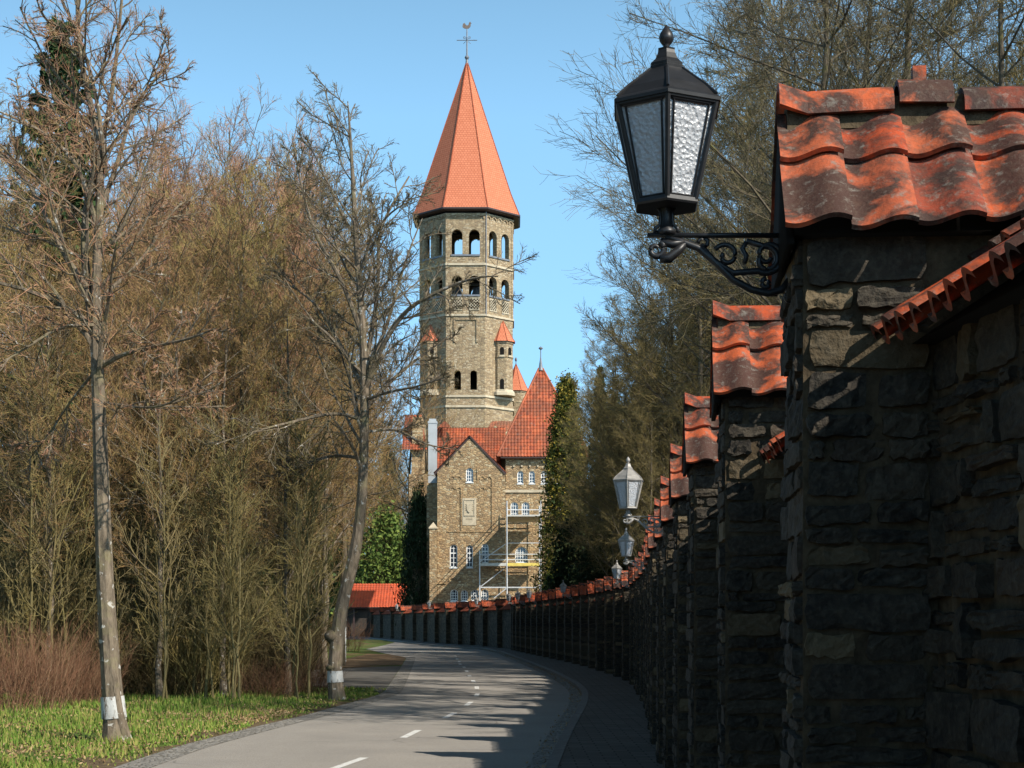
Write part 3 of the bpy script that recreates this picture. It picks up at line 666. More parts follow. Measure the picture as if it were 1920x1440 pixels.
# ---------------------------------------------------------------- abbey
def arch_pts(cx, w, zs, n=8):
    a = np.linspace(PI, 0, n+1); return [(cx+w/2*math.cos(t), zs+w/2*math.sin(t)) for t in a]
def wall_holes(mb, M, x0, x1, z0, z1, bands, th, mat_=0, n=8):
    """bands: list of (zb0, zb1, [(cx, w, zsill, zspring)]) within z0..z1"""
    z = z0; q = lambda p: mb.prism(p, (0, th), M, mat_)
    for (b0, b1, ops) in sorted(bands):
        if b0 > z: q([(x0, z), (x1, z), (x1, b0), (x0, b0)])
        x = x0
        for (cx, w, zs, zp) in sorted(ops):
            l, r = cx-w/2, cx+w/2
            q([(x, b0), (l, b0), (l, b1), (x, b1)])
            if zs > b0: q([(l, b0), (r, b0), (r, zs), (l, zs)])
            ap = arch_pts(cx, w, zp, n)
            for i in range(n): q([ap[i], ap[i+1], (ap[i+1][0], b1), (ap[i][0], b1)])
            x = r
        q([(x, b0), (x1, b0), (x1, b1), (x, b1)]); z = b1
    if z < z1: q([(x0, z), (x1, z), (x1, z1), (x0, z1)])
def arch_band(mb, M, cx, w, zs, t, pr, n=8, mat_=0, col=None, legs=0):
    a0 = arch_pts(cx, w, zs, n); a1 = arch_pts(cx, w+2*t, zs, n)
    for i in range(n): mb.prism([a0[i], a0[i+1], a1[i+1], a1[i]], (-pr, .01), M, mat_, col)
    if legs:
        for s in (-1, 1): mb.prism([(cx+s*w/2, zs-legs), (cx+s*(w/2+t), zs-legs), (cx+s*(w/2+t), zs), (cx+s*w/2, zs)][::s], (-pr, .01), M, mat_, col)
def window(parent, M, cx, w, zb, zs, arched=True, cols=2, rows=4, dep=.22, name='window'):
    """white muntin window set in a recess, glass pane as its child"""
    b = MB(); t = .09; top = zs+(w/2 if arched else 0); y = (dep-.07, dep)
    for s in (-1, 1): b.prism([(cx+s*w/2, zb), (cx+s*(w/2-t), zb), (cx+s*(w/2-t), zs), (cx+s*w/2, zs)][::-s], y, M)
    b.prism([(cx-w/2, zb), (cx+w/2, zb), (cx+w/2, zb+t*1.3), (cx-w/2, zb+t*1.3)], y, M)
    if arched:
        a0 = arch_pts(cx, w, zs); a1 = arch_pts(cx, w-2*t, zs)
        for i in range(8): b.prism([a1[i], a1[i+1], a0[i+1], a0[i]], y, M)
    else: b.prism([(cx-w/2, zs-t), (cx+w/2, zs-t), (cx+w/2, zs), (cx-w/2, zs)], y, M)
    y2 = (dep-.05, dep-.01)
    for c in range(1, cols):
        x = cx-w/2+w*c/cols; zt = top-t if arched and abs(x-cx) < .05 else zs+(math.sqrt(max(0, (w/2)**2-(x-cx)**2))-t if arched else -t); b.prism([(x-.028, zb), (x+.028, zb), (x+.028, zt), (x-.028, zt)], y2, M)
    H = zs-zb
    for r in range(1, rows+(1 if arched else 0)):
        z = zb+H*r/rows; h_ = .055 if (r == rows//2+1 and rows > 3) else .026; b.prism([(cx-w/2+t, z-h_), (cx+w/2-t, z-h_), (cx+w/2-t, z+h_), (cx-w/2+t, z+h_)], (dep-.045, dep-.012), M)
    b.prism([(cx-w/2-.04, zb-.1), (cx+w/2+.04, zb-.1), (cx+w/2+.04, zb), (cx-w/2-.04, zb)], (-.06, dep), M)
    wn_ = obj(name, b.mesh(name, M_WHITE), parent)
    b = MB(); pts = [(cx-w/2+.02, zb+.02), (cx+w/2-.02, zb+.02)]+(arch_pts(cx, w-.04, zs)[::-1] if arched else [(cx+w/2-.02, zs-.02), (cx-w/2+.02, zs-.02)])
    b.prism(pts, (dep-.025, dep+.02), M)
    obj('pane', b.mesh('pane', M_PANE), wn_); return wn_
# ---- gabled house A (front plane at Z=165)
ZA = 165.0; KA = ZA/F
fx = lambda px: (px-960)*KA
fz = lambda py: EYE+(HZ-py)*KA
GH = empty('gabled_house', (fx(882), ZA, 3.8), label='tall rubble gable house with blind arches, carved plaque and white arched windows', cat='house')
MG = Matrix.Translation((0, ZA, 0)); inv = Matrix.Translation((-fx(882), -ZA, -3.8))
MGl = inv@MG      # local to the Empty
b = MB(); x0, x1 = fx(820), fx(947)
w3 = [(fx(850.5), .78), (fx(880.5), .66), (fx(909.5), .72)]
low = [(fx(851.5), .78), (fx(870.5), .7), (fx(890), .78), (fx(909), .78)]
wall_holes(b, MGl, x0, x1, 0.5, fz(885)-0, [
    (fz(1130), fz(1098), [(c, ww, fz(1127), fz(1112)) for c, ww in low]),
    (fz(1070), fz(1010), [(w3[0][0], .78, fz(1064), fz(1028)), (w3[1][0], .66, fz(1064), fz(1028)), (w3[2][0], .72, fz(1056), fz(1026))])], .5)
# gable triangle with a window
gz0 = fz(885); ap = (fx(881), fz(822)); gx0, gx1 = fx(814), fx(949)
wcx, ww_ = fx(880.5), .75; zt = fz(874)
lx_ = lambda z: x0+(ap[0]-x0)*max(0, (z-gz0)/(ap[1]-gz0)); rx_ = lambda z: x1+(ap[0]-x1)*max(0, (z-gz0)/(ap[1]-gz0))
b2 = [(fz(902.5), gz0)]
zs_, zp_ = fz(904), fz(884)
b = MB()
wall_holes(b, MGl, x0, x1, 0.5, fz(908), [
    (fz(1130), fz(1098), [(c, ww, fz(1127), fz(1112)) for c, ww in low]),
    (fz(1070), fz(1010), [(w3[0][0], .78, fz(1064), fz(1028)), (w3[1][0], .66, fz(1064), fz(1028)), (w3[2][0], .72, fz(1056), fz(1026))])], .5)
zb_ = fz(908); zc_ = fz(872)
q = lambda p: b.prism(p, (0, .5), MGl)
q([(x0, zb_), (wcx-ww_/2, zb_), (wcx-ww_/2, zc_), (lx_(zc_), zc_), (x0, gz0)])
q([(wcx+ww_/2, zb_), (x1, zb_), (x1, gz0), (rx_(zc_), zc_), (wcx+ww_/2, zc_)])
q([(wcx-ww_/2, zb_), (wcx+ww_/2, zb_), (wcx+ww_/2, zs_), (wcx-ww_/2, zs_)])
apx = arch_pts(wcx, ww_, zp_)
for i in range(8): q([apx[i], apx[i+1], (apx[i+1][0], zc_), (apx[i][0], zc_)])
q([(lx_(zc_), zc_), (rx_(zc_), zc_), ap])
# side and back walls
dpt = 9
for xa, xb in ((x0, x0+.5), (x1-.5, x1)): b.prism([(xa, .5), (xb, .5), (xb, gz0), (xa, gz0)], (.5, dpt), MGl)
b.prism([(x0, .5), (x1, .5), (x1, gz0), ap, (x0, gz0)], (dpt, dpt+.4), MGl)
obj('wall', b.mesh('wall', M_FAR), GH)
b = MB()      # inner dark backing behind windows
b.prism([(x0+.5, .6), (x1-.5, .6), (x1-.5, gz0-.3), (x0+.5, gz0-.3)], (.9, 1.0), MGl); obj('interior', b.mesh('interior', M_DARK), GH)
for c, ww in low: window(GH, MGl, c, ww, fz(1127), fz(1112), rows=3, cols=3)
window(GH, MGl, w3[0][0], .78, fz(1064), fz(1028)); window(GH, MGl, w3[1][0], .66, fz(1064), fz(1028)); window(GH, MGl, w3[2][0], .72, fz(1056), fz(1026))
window(GH, MGl, wcx, ww_, zs_, zp_, rows=3, cols=3)
# blind arcades, string courses, plaque
b = MB()
for cy, legs in ((898, .0), (918, 0)):
    for cx in (848.5, 860.5, 904.5, 917): arch_band(b, MGl, fx(cx), .42, fz(cy), .10, .07)
for xx, y0, y1 in ((864.2, 917, 995), (922.3, 897, 995), (894.5, 878, 899)): b.prism([(fx(xx)-.03, fz(y1)), (fx(xx)+.08, fz(y1)), (fx(xx)+.08, fz(y0)), (fx(xx)-.03, fz(y0))], (-.09, .01), MGl)
b.prism([(fx(838), fz(998)), (fx(921), fz(998)), (fx(921), fz(996)), (fx(838), fz(996))], (-.06, .01), MGl)
for cx in (848, 863): arch_band(b, MGl, fx(cx), .5, fz(1089), .14, .12)
b.prism([(fx(818.5), fz(1094.5)), (fx(837), fz(1094.5)), (fx(837), fz(1093)), (fx(818.5), fz(1093))], (-.14, .01), MGl)
obj('blind_arcade', b.mesh('blind_arcade', M_FAR), GH)
b = MB()
b.prism([(fx(867), fz(985)), (fx(893), fz(985)), (fx(893), fz(934)), (fx(867), fz(934))], (-.04, .01), MGl)
for (a, c, d_, e) in ((870, 890, 937, 938.2), (870, 890, 967, 968.2), (870, 871.2, 937, 968), (889, 890.2, 937, 968)): b.prism([(fx(a), fz(e)), (fx(c), fz(e)), (fx(c), fz(d_)), (fx(a), fz(d_))], (-.10, -.03), MGl)
cc = (fx(880), fz(953)); sh = [(cc[0]-.27, cc[1]+.42), (cc[0]+.27, cc[1]+.42), (cc[0]+.27, cc[1]-.05), (cc[0]+.16, cc[1]-.34), (cc[0], cc[1]-.48), (cc[0]-.16, cc[1]-.34), (cc[0]-.27, cc[1]-.05)]
b.prism(sh, (-.13, -.03), MGl)
for s in (-1, 1):
    for k in range(4): b.prism([(cc[0]+s*.36-.05, cc[1]+.36-k*.2), (cc[0]+s*.36+.05, cc[1]+.36-k*.2), (cc[0]+s*.36+.05, cc[1]+.46-k*.2), (cc[0]+s*.36-.05, cc[1]+.46-k*.2)], (-.09, -.03), MGl)
for k in range(6): x = fx(874.6)+k*.115; b.prism([(x, fz(974.5)), (x+.05, fz(974.5)), (x+.05, fz(970.8)), (x, fz(970.8))], (-.07, -.03), MGl)
b.prism([(cc[0]-.5, fz(966)), (cc[0]+.5, fz(966)), (cc[0]+.5, fz(964.6)), (cc[0]-.5, fz(964.6))], (-.08, -.03), MGl)
obj('carved_plaque', b.mesh('carved_plaque', M_TRIM), GH)
# roof of A: two slopes running back, thin verge visible at the right
b = MB()
for s, gx in ((-1, gx0), (1, gx1)):
    top = (ap[0], ap[1]+.28); e = (gx, gz0-.12*(1)); th = .16
    nx_ = -(top[1]-e[1]); nz_ = (top[0]-e[0]); ln = math.hypot(nx_, nz_); ux, uz = nx_/ln*th*(1 if s > 0 else -1), nz_/ln*th*(1 if s > 0 else -1)
    b.prism([e, top, (top[0], top[1]-.2), (e[0]-s*.12, e[1]-.17)], (-.10 if s > 0 else .10, dpt+.3), MGl)
obj('roof_edge', b.mesh('roof_edge', M_GUTTER), GH)
b = MB()
for s, gx in ((-1, gx0), (1, gx1)):
    e = Vector((gx, 0, gz0-.10)); top = Vector((ap[0], 0, ap[1]+.30)); v = (top-e); sl = v.length; v.normalize()
    if s > 0: u = Vector((0, 1, 0)); n = u.cross(v); O = e+Vector((0, .0, 0))+n*.02; 
    else: u = Vector((0, -1, 0)); n = u.cross(v); O = e+Vector((0, dpt+.3, 0))+n*.02
    M = Matrix(((u.x, -n.x, v.x, O.x), (u.y, -n.y, v.y, O.y), (u.z, -n.z, v.z, O.z), (0, 0, 0, 1)))
    tile_sheet(b, MGl@M, lambda t: 0, lambda t: dpt+.3, sl, .33, .42, .05, .04, 4)
obj('roof', b.mesh('roof', M_TILEF), GH)
# stair pillar with pointed cap at the left corner
b = MB(); ZB = -1.0
b.prism([(fx(806), 1.0), (fx(819.3), 1.0), (fx(819.3), fz(992)), (fx(806), fz(992))], (-.7, .6), MGl)
bt = obj('buttress', b.mesh('buttress', M_FAR), GH)
b = MB(); cxx = (fx(806)+fx(819.3))/2; L4 = [(fx(804.5), -.8), (fx(820.8), -.8), (fx(820.8), .7), (fx(804.5), .7)]
V = np.array([(x, y, fz(992)) for x, y in L4]+[(x, y, fz(990)) for x, y in L4]+[(cxx, -.05, fz(979))]); 
b.add(xf(V, MGl), [(0, 1, 5, 4), (1, 2, 6, 5), (2, 3, 7, 6), (3, 0, 4, 7), (3, 2, 1, 0)]); b.add(xf(V, MGl), [(4, 5, 8), (5, 6, 8), (6, 7, 8), (7, 4, 8)])
obj('pyramid_cap', b.mesh('pyramid_cap', M_TRIM), bt)

# ---- stair tower block B with pyramid roof
GB = empty('hipped_tower_house', (fx(1020), ZA, 3.8), label='square rubble tower house under a steep red pyramid roof with a spike finial', cat='house')
ML = Matrix.Translation((-fx(1020), -ZA, -3.8))@Matrix.Translation((0, ZA+.35, 0))
bx0, bx1 = fx(948), fx(1097); dB = bx1-bx0
b = MB()
w_top = [(fx(975.5), .62), (fx(997.5), .62), (fx(1020), .62), (fx(1042), .62), (fx(1064), .62)]
w_mid = [(fx(964.5), .80), (fx(985.5), .80), (fx(1035), .8), (fx(1056), .8)]
wall_holes(b, ML, bx0, bx1, .5, fz(857), [
    (fz(1060), fz(1018), [(fx(978), 1.3, fz(1055), fz(1036))]),
    (fz(982), fz(930), [(c, ww, fz(976), fz(948)) for c, ww in w_mid]),
    (fz(912), fz(876), [(c, ww, fz(906), fz(888)) for c, ww in w_top])], .5)
for xa, xb in ((bx0, bx0+.5), (bx1-.5, bx1)): b.prism([(xa, .5), (xb, .5), (xb, fz(857)), (xa, fz(857))], (.5, dB), ML)
b.prism([(bx0, .5), (bx1, .5), (bx1, fz(857)), (bx0, fz(857))], (dB, dB+.4), ML)
obj('wall', b.mesh('wall', M_FAR), GB)
b = MB(); b.prism([(bx0+.5, .6), (bx1-.5, .6), (bx1-.5, fz(860)), (bx0+.5, fz(860))], (.9, 1.0), ML); obj('interior', b.mesh('interior', M_DARK), GB)
for c, ww in w_top: window(GB, ML, c, ww, fz(906), fz(888), rows=3, dep=.2)
for c, ww in w_mid: window(GB, ML, c, ww, fz(976), fz(948), rows=4, cols=3, dep=.2)
window(GB, ML, fx(978), 1.3, fz(1055), fz(1036), rows=3, cols=5, dep=.3)
b = MB()
b.prism([(bx0-.05, fz(923)), (bx1, fz(923)), (bx1, fz(918)), (bx0-.05, fz(918))], (-.14, .01), ML)
obj('string_course', b.mesh('string_course', M_TRIM), GB)
for k in range(9): b = MB(); x = fx(962+k*15); b.prism([(x, fz(875)), (x+.16, fz(875)), (x+.16, fz(872)), (x, fz(872))], (-.16, .01), ML); obj('corbel', b.mesh('corbel', M_TRIM), GB)
b = MB(); b.prism([(bx0-.5, fz(859.5)), (bx1+.5, fz(859.5)), (bx1+.5, fz(857.5)), (bx0-.5, fz(857.5))], (-.62, dB+.6), ML); obj('gutter', b.mesh('gutter', M_GUTTER), GB)
rx0, rx1 = fx(932), fx(1108); ry0, ry1 = -.55, dB+.55; zr = fz(856.5); ax0, ax1 = fx(1009)*1.02, fx(1017)*1.02; ay = dB/2
zap = EYE+(HZ-693)*(ZA+.35+ay)/F; ax0, ax1 = (1010-960)*(ZA+ay)/F, (1018-960)*(ZA+ay)/F
b = MB()
def slope(mb, M, e0, e1, t0, t1, **k):
    """tiled slope: eave e0->e1, top t0->t1 (3D, left to right seen from outside)"""
    e0, e1, t0, t1 = map(Vector, (e0, e1, t0, t1)); u = (e1-e0).normalized(); L = (e1-e0).length
    vv = (t0-e0)-u*((t0-e0).dot(u)); V = vv.length; v = vv/V; n = u.cross(v)
    Mx = Matrix(((u.x, -n.x, v.x, e0.x), (u.y, -n.y, v.y, e0.y), (u.z, -n.z, v.z, e0.z), (0, 0, 0, 1)))
    a, c = (t0-e0).dot(u), (t1-e0).dot(u)
    tile_sheet(mb, M@Mx, lambda t: a*t/V, lambda t: L+(c-L)*t/V, V, **k)
tk = dict(pitch=.33, exp=.42, A=.065, lift=.05, seg=4)
slope(b, ML, (rx0, ry0, zr), (rx1, ry0, zr), (ax0, ay, zap), (ax1, ay, zap), **tk)
slope(b, ML, (rx1, ry0, zr), (rx1, ry1, zr), (ax1, ay, zap), (ax1, ay, zap), **tk)
slope(b, ML, (rx0, ry1, zr), (rx0, ry0, zr), (ax0, ay, zap), (ax0, ay, zap), **tk)
slope(b, ML, (rx1, ry1, zr), (rx0, ry1, zr), (ax1, ay, zap), (ax0, ay, zap), **tk)
rf = obj('roof', b.mesh('roof', M_TILEF), GB)
b = MB()
for p in ((rx0, ry0), (rx1, ry0), (rx0, ry1), (rx1, ry1)):
    axx = ax0 if p[0] == rx0 else ax1; b.tube(xf(np.array([(p[0], p[1], zr+.05), (axx, ay, zap+.05)]), ML), .12, 6)
b.tube(xf(np.array([(ax0-.1, ay, zap+.05), (ax1+.1, ay, zap+.05)]), ML), .14, 6)
obj('hip_tiles', b.mesh('hip_tiles', M_TILEF), rf)
b = MB(); cxx = (ax0+ax1)/2; s_ = (ZA+ay)/F
c3 = xf(np.array([(cxx, ay, zap)]), ML)[0]
b.lathe([(.30, -.1), (.22, .2), (.05, 40*s_*.6), (.05, 38*s_), (.03, 44*s_)], 8, c3); b.lathe([(.02, 37*s_), (.2, 38.5*s_), (.24, 40*s_), (.2, 41.5*s_), (.02, 43*s_)], 10, c3)
obj('spike_finial', b.mesh('spike_finial', M_LEAD), rf)

# ---- nave block with long roof, dormers, chimney
ZN = 175.0; nx = lambda px, Z=ZN: (px-960)*Z/F; nz_ = lambda py, Z=ZN: EYE+(HZ-py)*Z/F
GN = empty('nave_wing', (nx(850), ZN, 3.8), label='long wing under red pantiles behind the gabled house, with small dormers', cat='building')
MN = Matrix.Translation((-nx(850), -ZN, -3.8))
b = MB(); b.box(nx(766), nx(940), ZN+.6, ZN+9, .5, nz_(888), M=MN); obj('wall', b.mesh('wall', M_FAR), GN)
b = MB(); Zr = ZN+5
slope(b, MN, (nx(816), ZN, nz_(890)), (nx(948), ZN, nz_(890)), (nx(816, Zr), Zr, nz_(802, Zr)), (nx(948, Zr), Zr, nz_(802, Zr)), **tk)
slope(b, MN, (nx(948), ZN+10, nz_(890)), (nx(816), ZN+10, nz_(890)), (nx(948, Zr), Zr, nz_(802, Zr)), (nx(816, Zr), Zr, nz_(802, Zr)), **tk)
slope(b, MN, (nx(752), ZN+1, nz_(842)), (nx(800), ZN+1, nz_(842)), (nx(760, Zr), Zr, nz_(778, Zr)), (nx(790, Zr), Zr, nz_(778, Zr)), **tk)
obj('roof', b.mesh('roof', M_TILEF), GN)
b = MB(); b.prism([(nx(766), 10), (nx(800), 10), (nx(790), nz_(778)), (nx(772), nz_(778))], (ZN+1.6, ZN+9), MN); obj('side_gable', b.mesh('side_gable', M_FAR), GN)
b = MB(); Zd = ZN+3
slope(b, MN, (nx(821, Zd), Zd, nz_(802, Zd)), (nx(846, Zd), Zd, nz_(802, Zd)), (nx(832, Zd), Zd+2, nz_(786, Zd)), (nx(834, Zd), Zd+2, nz_(786, Zd)), **tk)
obj('dormer', b.mesh('dormer', M_TILEF), GN); b = MB()
slope(b, MN, (nx(908, Zd), Zd+4, nz_(802, Zd)), (nx(975, Zd), Zd+4, nz_(802, Zd)), (nx(922, Zd), Zd+8, nz_(773, Zd)), (nx(975, Zd), Zd+8, nz_(773, Zd)), **tk)
obj('dormer', b.mesh('dormer', M_TILEF), GN)
b = MB(); b.prism([(nx(921, Zd), nz_(801, Zd)), (nx(937, Zd), nz_(801, Zd)), (nx(928, Zd), nz_(790, Zd))], (Zd+3, Zd+5), MN); obj('dormer', b.mesh('dormer', M_FAR), GN)
CH = MB(); CH.box(-.45, .45, -.5, .5, 0, nz_(787, 169)-nz_(905, 169)); CH.box(-.5, .5, -.55, .55, nz_(787, 169)-nz_(905, 169)-.25, nz_(787, 169)-nz_(905, 169)-.05)
CH.box(-.36, .36, -.42, .42, nz_(787, 169)-nz_(905, 169)-.06, nz_(787, 169)-nz_(905, 169)+.25)
obj('sheeted_shaft', CH.mesh('sheeted_shaft', M_PLASTER), None, (nx(810, 169), 170.5, nz_(905, 169)), label='narrow pale grey rendered shaft beside the left end of the long red roof', cat='chimney')
obj('shaft_base', MB().box(-.6, .6, -.6, .6, 0, nz_(904, 169)).mesh('shaft_base', M_FAR), None, (nx(810, 169), 170.5, 0), label='dark rubble pillar under the pale rendered shaft', cat='pillar')

# ---- the great octagonal tower
ZT = 190.0; TC = Vector(((875.5-960)*(ZT+5.6)/F, ZT+5.6, 0)); RT = 6.07
tz = lambda py: EYE+(HZ-py)*(ZT+1)/F
TW = empty('church_tower', TC, label='great octagonal stone bell tower with a steep orange spire and weather vane', cat='church tower')
FW = 2*RT*math.sin(PI/8); AP = RT*math.cos(PI/8)
faces = []
for k in range(8):
    a = -PI/2+k*PI/4; n = Vector((math.cos(a), math.sin(a), 0)); u = Vector((-math.sin(a), math.cos(a), 0)); faces.append((n, u))
wallm = MB(); trims = [MB() for _ in range(6)]; cols_ = []; arcade = MB()
z_e = tz(399)
bwz = [(tz(500), tz(420), tz(481), tz(444)), (tz(590), tz(503), tz(556), tz(530))]
for k, (n, u) in enumerate(faces):
    M = frame(n*AP, u, n); h = FW/2
    ow = 1.30; c1 = 1.03
    bk = k in (3, 4, 5); rz_ = [(tz(500), tz(406), tz(481), tz(421)), (tz(590), tz(503), tz(556), tz(518))] if bk else bwz
    bands = [(b0, b1, [(-c1, ow, zs, zp), (c1, ow, zs, zp)]) for b0, b1, zs, zp in rz_]
    # lower body: small windows on front faces, solid otherwise
    lowb = [(tz(740), tz(690), [(-.95, .8, tz(733), tz(703)), (.95, .8, tz(733), tz(703))])] if k in (0, 7) else []
    wall_holes(wallm, M, -h, h, 3, z_e, lowb+bands, .7)
    for ti, (zz0, zz1, pr) in enumerate(((tz(501), tz(497), .16), (tz(595.5), tz(592), .16), (tz(766), tz(762), .16))):
        trims[ti].prism([(-h-pr*.41, zz0), (h+pr*.41, zz0), (h+pr*.41, zz1), (-h-pr*.41, zz1)], (-pr, .01), M)
    # sloped base course
    trims[3].prism([(-h-.06, tz(747)), (h+.06, tz(747)), (h+.06, tz(743)), (-h-.06, tz(743))], (-.14, .01), M)
    # sills
    for si, (_, _, zs, _) in enumerate(bwz): trims[4+si].prism([(-c1-ow/2-.05, zs-.18), (c1+ow/2+.05, zs-.18), (c1+ow/2+.05, zs+.02), (-c1-ow/2-.05, zs+.02)], (-.12, .71), M, 1)
    # arcaded frieze
    for j in range(5): arch_band(arcade, M, -h+.45+j*(FW-.9)/4, .52, tz(413), .12, .14, 6)
    arcade.prism([(-h-.05, tz(408)), (h+.05, tz(408)), (h+.05, tz(404)), (-h-.05, tz(404))], (-.15, .01), M)
    arcade.prism([(-h-.04, tz(500)), (-h+.22, tz(500)), (-h+.22, tz(408)), (-h-.04, tz(408))], (-.05, .01), M); arcade.prism([(h-.22, tz(500)), (h+.04, tz(500)), (h+.04, tz(408)), (h-.22, tz(408))], (-.05, .01), M)
    arcade.prism([(-h-.04, tz(592)), (-h+.22, tz(592)), (-h+.22, tz(501)), (-h-.04, tz(501))], (-.05, .01), M); arcade.prism([(h-.22, tz(592)), (h+.04, tz(592)), (h+.04, tz(501)), (h-.22, tz(501))], (-.05, .01), M)
    if k in (0, 1, 7):
        for s in (-1, 1):
            b = MB(); cx0 = s*c1; z0_, z1_ = tz(584), tz(562); wd = .58
            b.prism([(cx0-wd-.04, z0_-.04), (cx0+wd+.04, z0_-.04), (cx0+wd+.04, z0_+.08), (cx0-wd-.04, z0_+.08)], (-.08, .01), M); b.prism([(cx0-wd-.04, z1_-.08), (cx0+wd+.04, z1_-.08), (cx0+wd+.04, z1_+.04), (cx0-wd-.04, z1_+.04)], (-.08, .01), M)
            b.prism([(cx0-wd, z0_), (cx0+wd, z0_), (cx0+wd, z1_), (cx0-wd, z1_)], (-.015, .01), M, 1)
            for j in range(-5, 6):
                for dg in (-1, 1):
                    xa = cx0+j*.36; xb = xa+dg*(z1_-z0_); lo, hi = cx0-wd, cx0+wd
                    ta, tb = 0., 1.
                    for lim, sg in ((lo, 1), (hi, -1)):
                        da, db = sg*(xa-lim), sg*(xb-lim)
                        if da < 0 and db < 0: ta, tb = 1, 0
                        elif da < 0: ta = max(ta, -da/(db-da))
                        elif db < 0: tb = min(tb, da/(da-db))
                    if tb-ta > .05:
                        p = [(xa+(xb-xa)*t, z0_+(z1_-z0_)*t) for t in (ta, tb)]; b.prism([(p[0][0]-.045, p[0][1]), (p[0][0]+.045, p[0][1]), (p[1][0]+.045, p[1][1]), (p[1][0]-.045, p[1][1])], (-.07+.01*dg, .01), M)
            obj('lattice_panel', b.mesh('lattice_panel', [M_TRIM, M_DARK]), TW)
        b = MB()
        for xx in (-1.35, 1.35): b.prism([(xx-.08, tz(645)), (xx+.08, tz(645)), (xx+.08, tz(602)), (xx-.08, tz(602))], (-.12, .01), M)
        b.prism([(-1.35, tz(603)), (1.35, tz(603)), (1.35, tz(601.5)), (-1.35, tz(601.5))], (-.14, .01), M)
        if k == 0: obj('panel_moulding', b.mesh('panel_moulding', M_TOWER), TW)
    for (_, _, zs, zp) in bwz:
        b = MB(); c = xf(np.array([(0, .28, zs)]), M)[0]; hh = zp-zs
        b.lathe([(.24, 0), (.24, .12), (.17, .2), (.15, hh*.55), (.14, hh-.35), (.2, hh-.12), (.27, hh-.1), (.27, hh+.02)], 8, c)
        obj('column', b.mesh('column', M_TRIM, True), TW)
obj('wall', wallm.mesh('wall', M_TOWER), TW); [obj('window_sills' if i > 3 else 'string_course', t_.mesh('string_course', [M_TRIM, M_LEAD]), TW) for i, t_ in enumerate(trims)]; obj('arched_frieze', arcade.mesh('arched_frieze', M_TOWER), TW)
# floors inside so that the lower body reads solid; bells
b = MB()
for zz, r_ in ((tz(598), RT-.8), (tz(502), RT-.8), (z_e-.05, RT+.1)): b = MB(); b.lathe([(r_, zz-.25), (r_, zz)], 8, rot=PI/8); obj('floor_slab', b.mesh('floor_slab', M_DARK), TW)
b = MB()
for x in (-1.2, 1.3): b.lathe([(.95, 0), (.8, .25), (.6, .9), (.5, 1.3), (.1, 1.5)], 14, (x, 0, tz(545)))
b.box(-3.5, 3.5, -.12, .12, tz(545)+1.6, tz(545)+1.85); 
for x in (-3, 0, 3): b.box(x-.1, x+.1, -.12, .12, tz(597), tz(545)+1.7)
obj('bell_frame', b.mesh('bell_frame', M_LEAD), TW)
# spire
def spire(mb, R0, z0, z1, flare=1.0, c=(0, 0), n=8, rot=PI/8, R1=.12, zf=None, mat_=0):
    zf = zf or z0+(z1-z0)*.14; Rf = R1+(R0/flare-R1)*(z1-zf)/(z1-z0)
    prof = [(R0, z0), (Rf, zf), (R1, z1)]
    for k in range(n):
        a0, a1 = rot+k*2*PI/n, rot+(k+1)*2*PI/n
        V = []; U = []; d_ = 0
        for i, (r, z) in enumerate(prof):
            if i: d_ += math.hypot(r-prof[i-1][0], z-prof[i-1][1])
            hwid = r*math.sin(PI/n)
            V += [(c[0]+r*math.cos(a0), c[1]+r*math.sin(a0), z), (c[0]+r*math.cos(a1), c[1]+r*math.sin(a1), z)]; U += [(-hwid, d_), (hwid, d_)]
        mb.add(V, [(0, 1, 3, 2), (2, 3, 5, 4)], mat_, uv=U)
    return prof
tz_ = tz; ta_ = lambda py: EYE+(HZ-py)*(ZT+5.6)/F
zs0, zs1 = tz(396), ta_(119); RS = 6.93
b = MB(); prof = spire(b, RS, zs0, zs1, 1.03); sp = obj('spire', b.mesh('spire', M_SPIRE, uv=True), TW)
b = MB()
for k in range(8):
    a = PI/8+k*PI/4; b.tube([(r*math.cos(a), r*math.sin(a), z+.02) for r, z in prof], .07, 5)
obj('hip_ridge', b.mesh('hip_ridge', simple('hip_tile', (.30, .075, .035))), sp)
b = MB(); b.lathe([(RT, zs0-.32), (RS-.12, zs0-.30), (RS+.12, zs0-.16), (RS+.12, zs0+.02), (RS-.05, zs0+.04)], 8, rot=PI/8); obj('eave_gutter', b.mesh('eave_gutter', M_GUTTER), TW)
b = MB(); kk = (ZT+5.6)/F; zap = ta_(118); tz = ta_
b.lathe([(.22, zap-.4), (.16, zap+.2), (.1, zap+.6), (.07, tz(60)), (.04, tz(50))], 8)
b.lathe([(.02, tz(112)), (.2, tz(111)), (.29, tz(108)), (.2, tz(105)), (.02, tz(104))], 12)
b.tube([(-1.25, 0, tz(75.5)), (1.25, 0, tz(75.5))], .05, 6); b.tube([(0, -1.25, tz(75.5)), (0, 1.25, tz(75.5))], .05, 6)
for s in (-1, 1):
    b.tube([(s*.15, 0, tz(75.5)+.15), (s*.45, 0, tz(75.5)+.42)], .03, 5); b.tube([(s*.15, 0, tz(75.5)-.15), (s*.45, 0, tz(75.5)-.42)], .03, 5)
    b.tube(np.stack([s*(.3+.14*np.cos(np.linspace(0, 2*PI, 12))), np.zeros(12), tz(75.5)+.32+.14*np.sin(np.linspace(0, 2*PI, 12))], 1), .025, 4)
vn = obj('weather_vane', b.mesh('weather_vane', M_LEAD), TW)
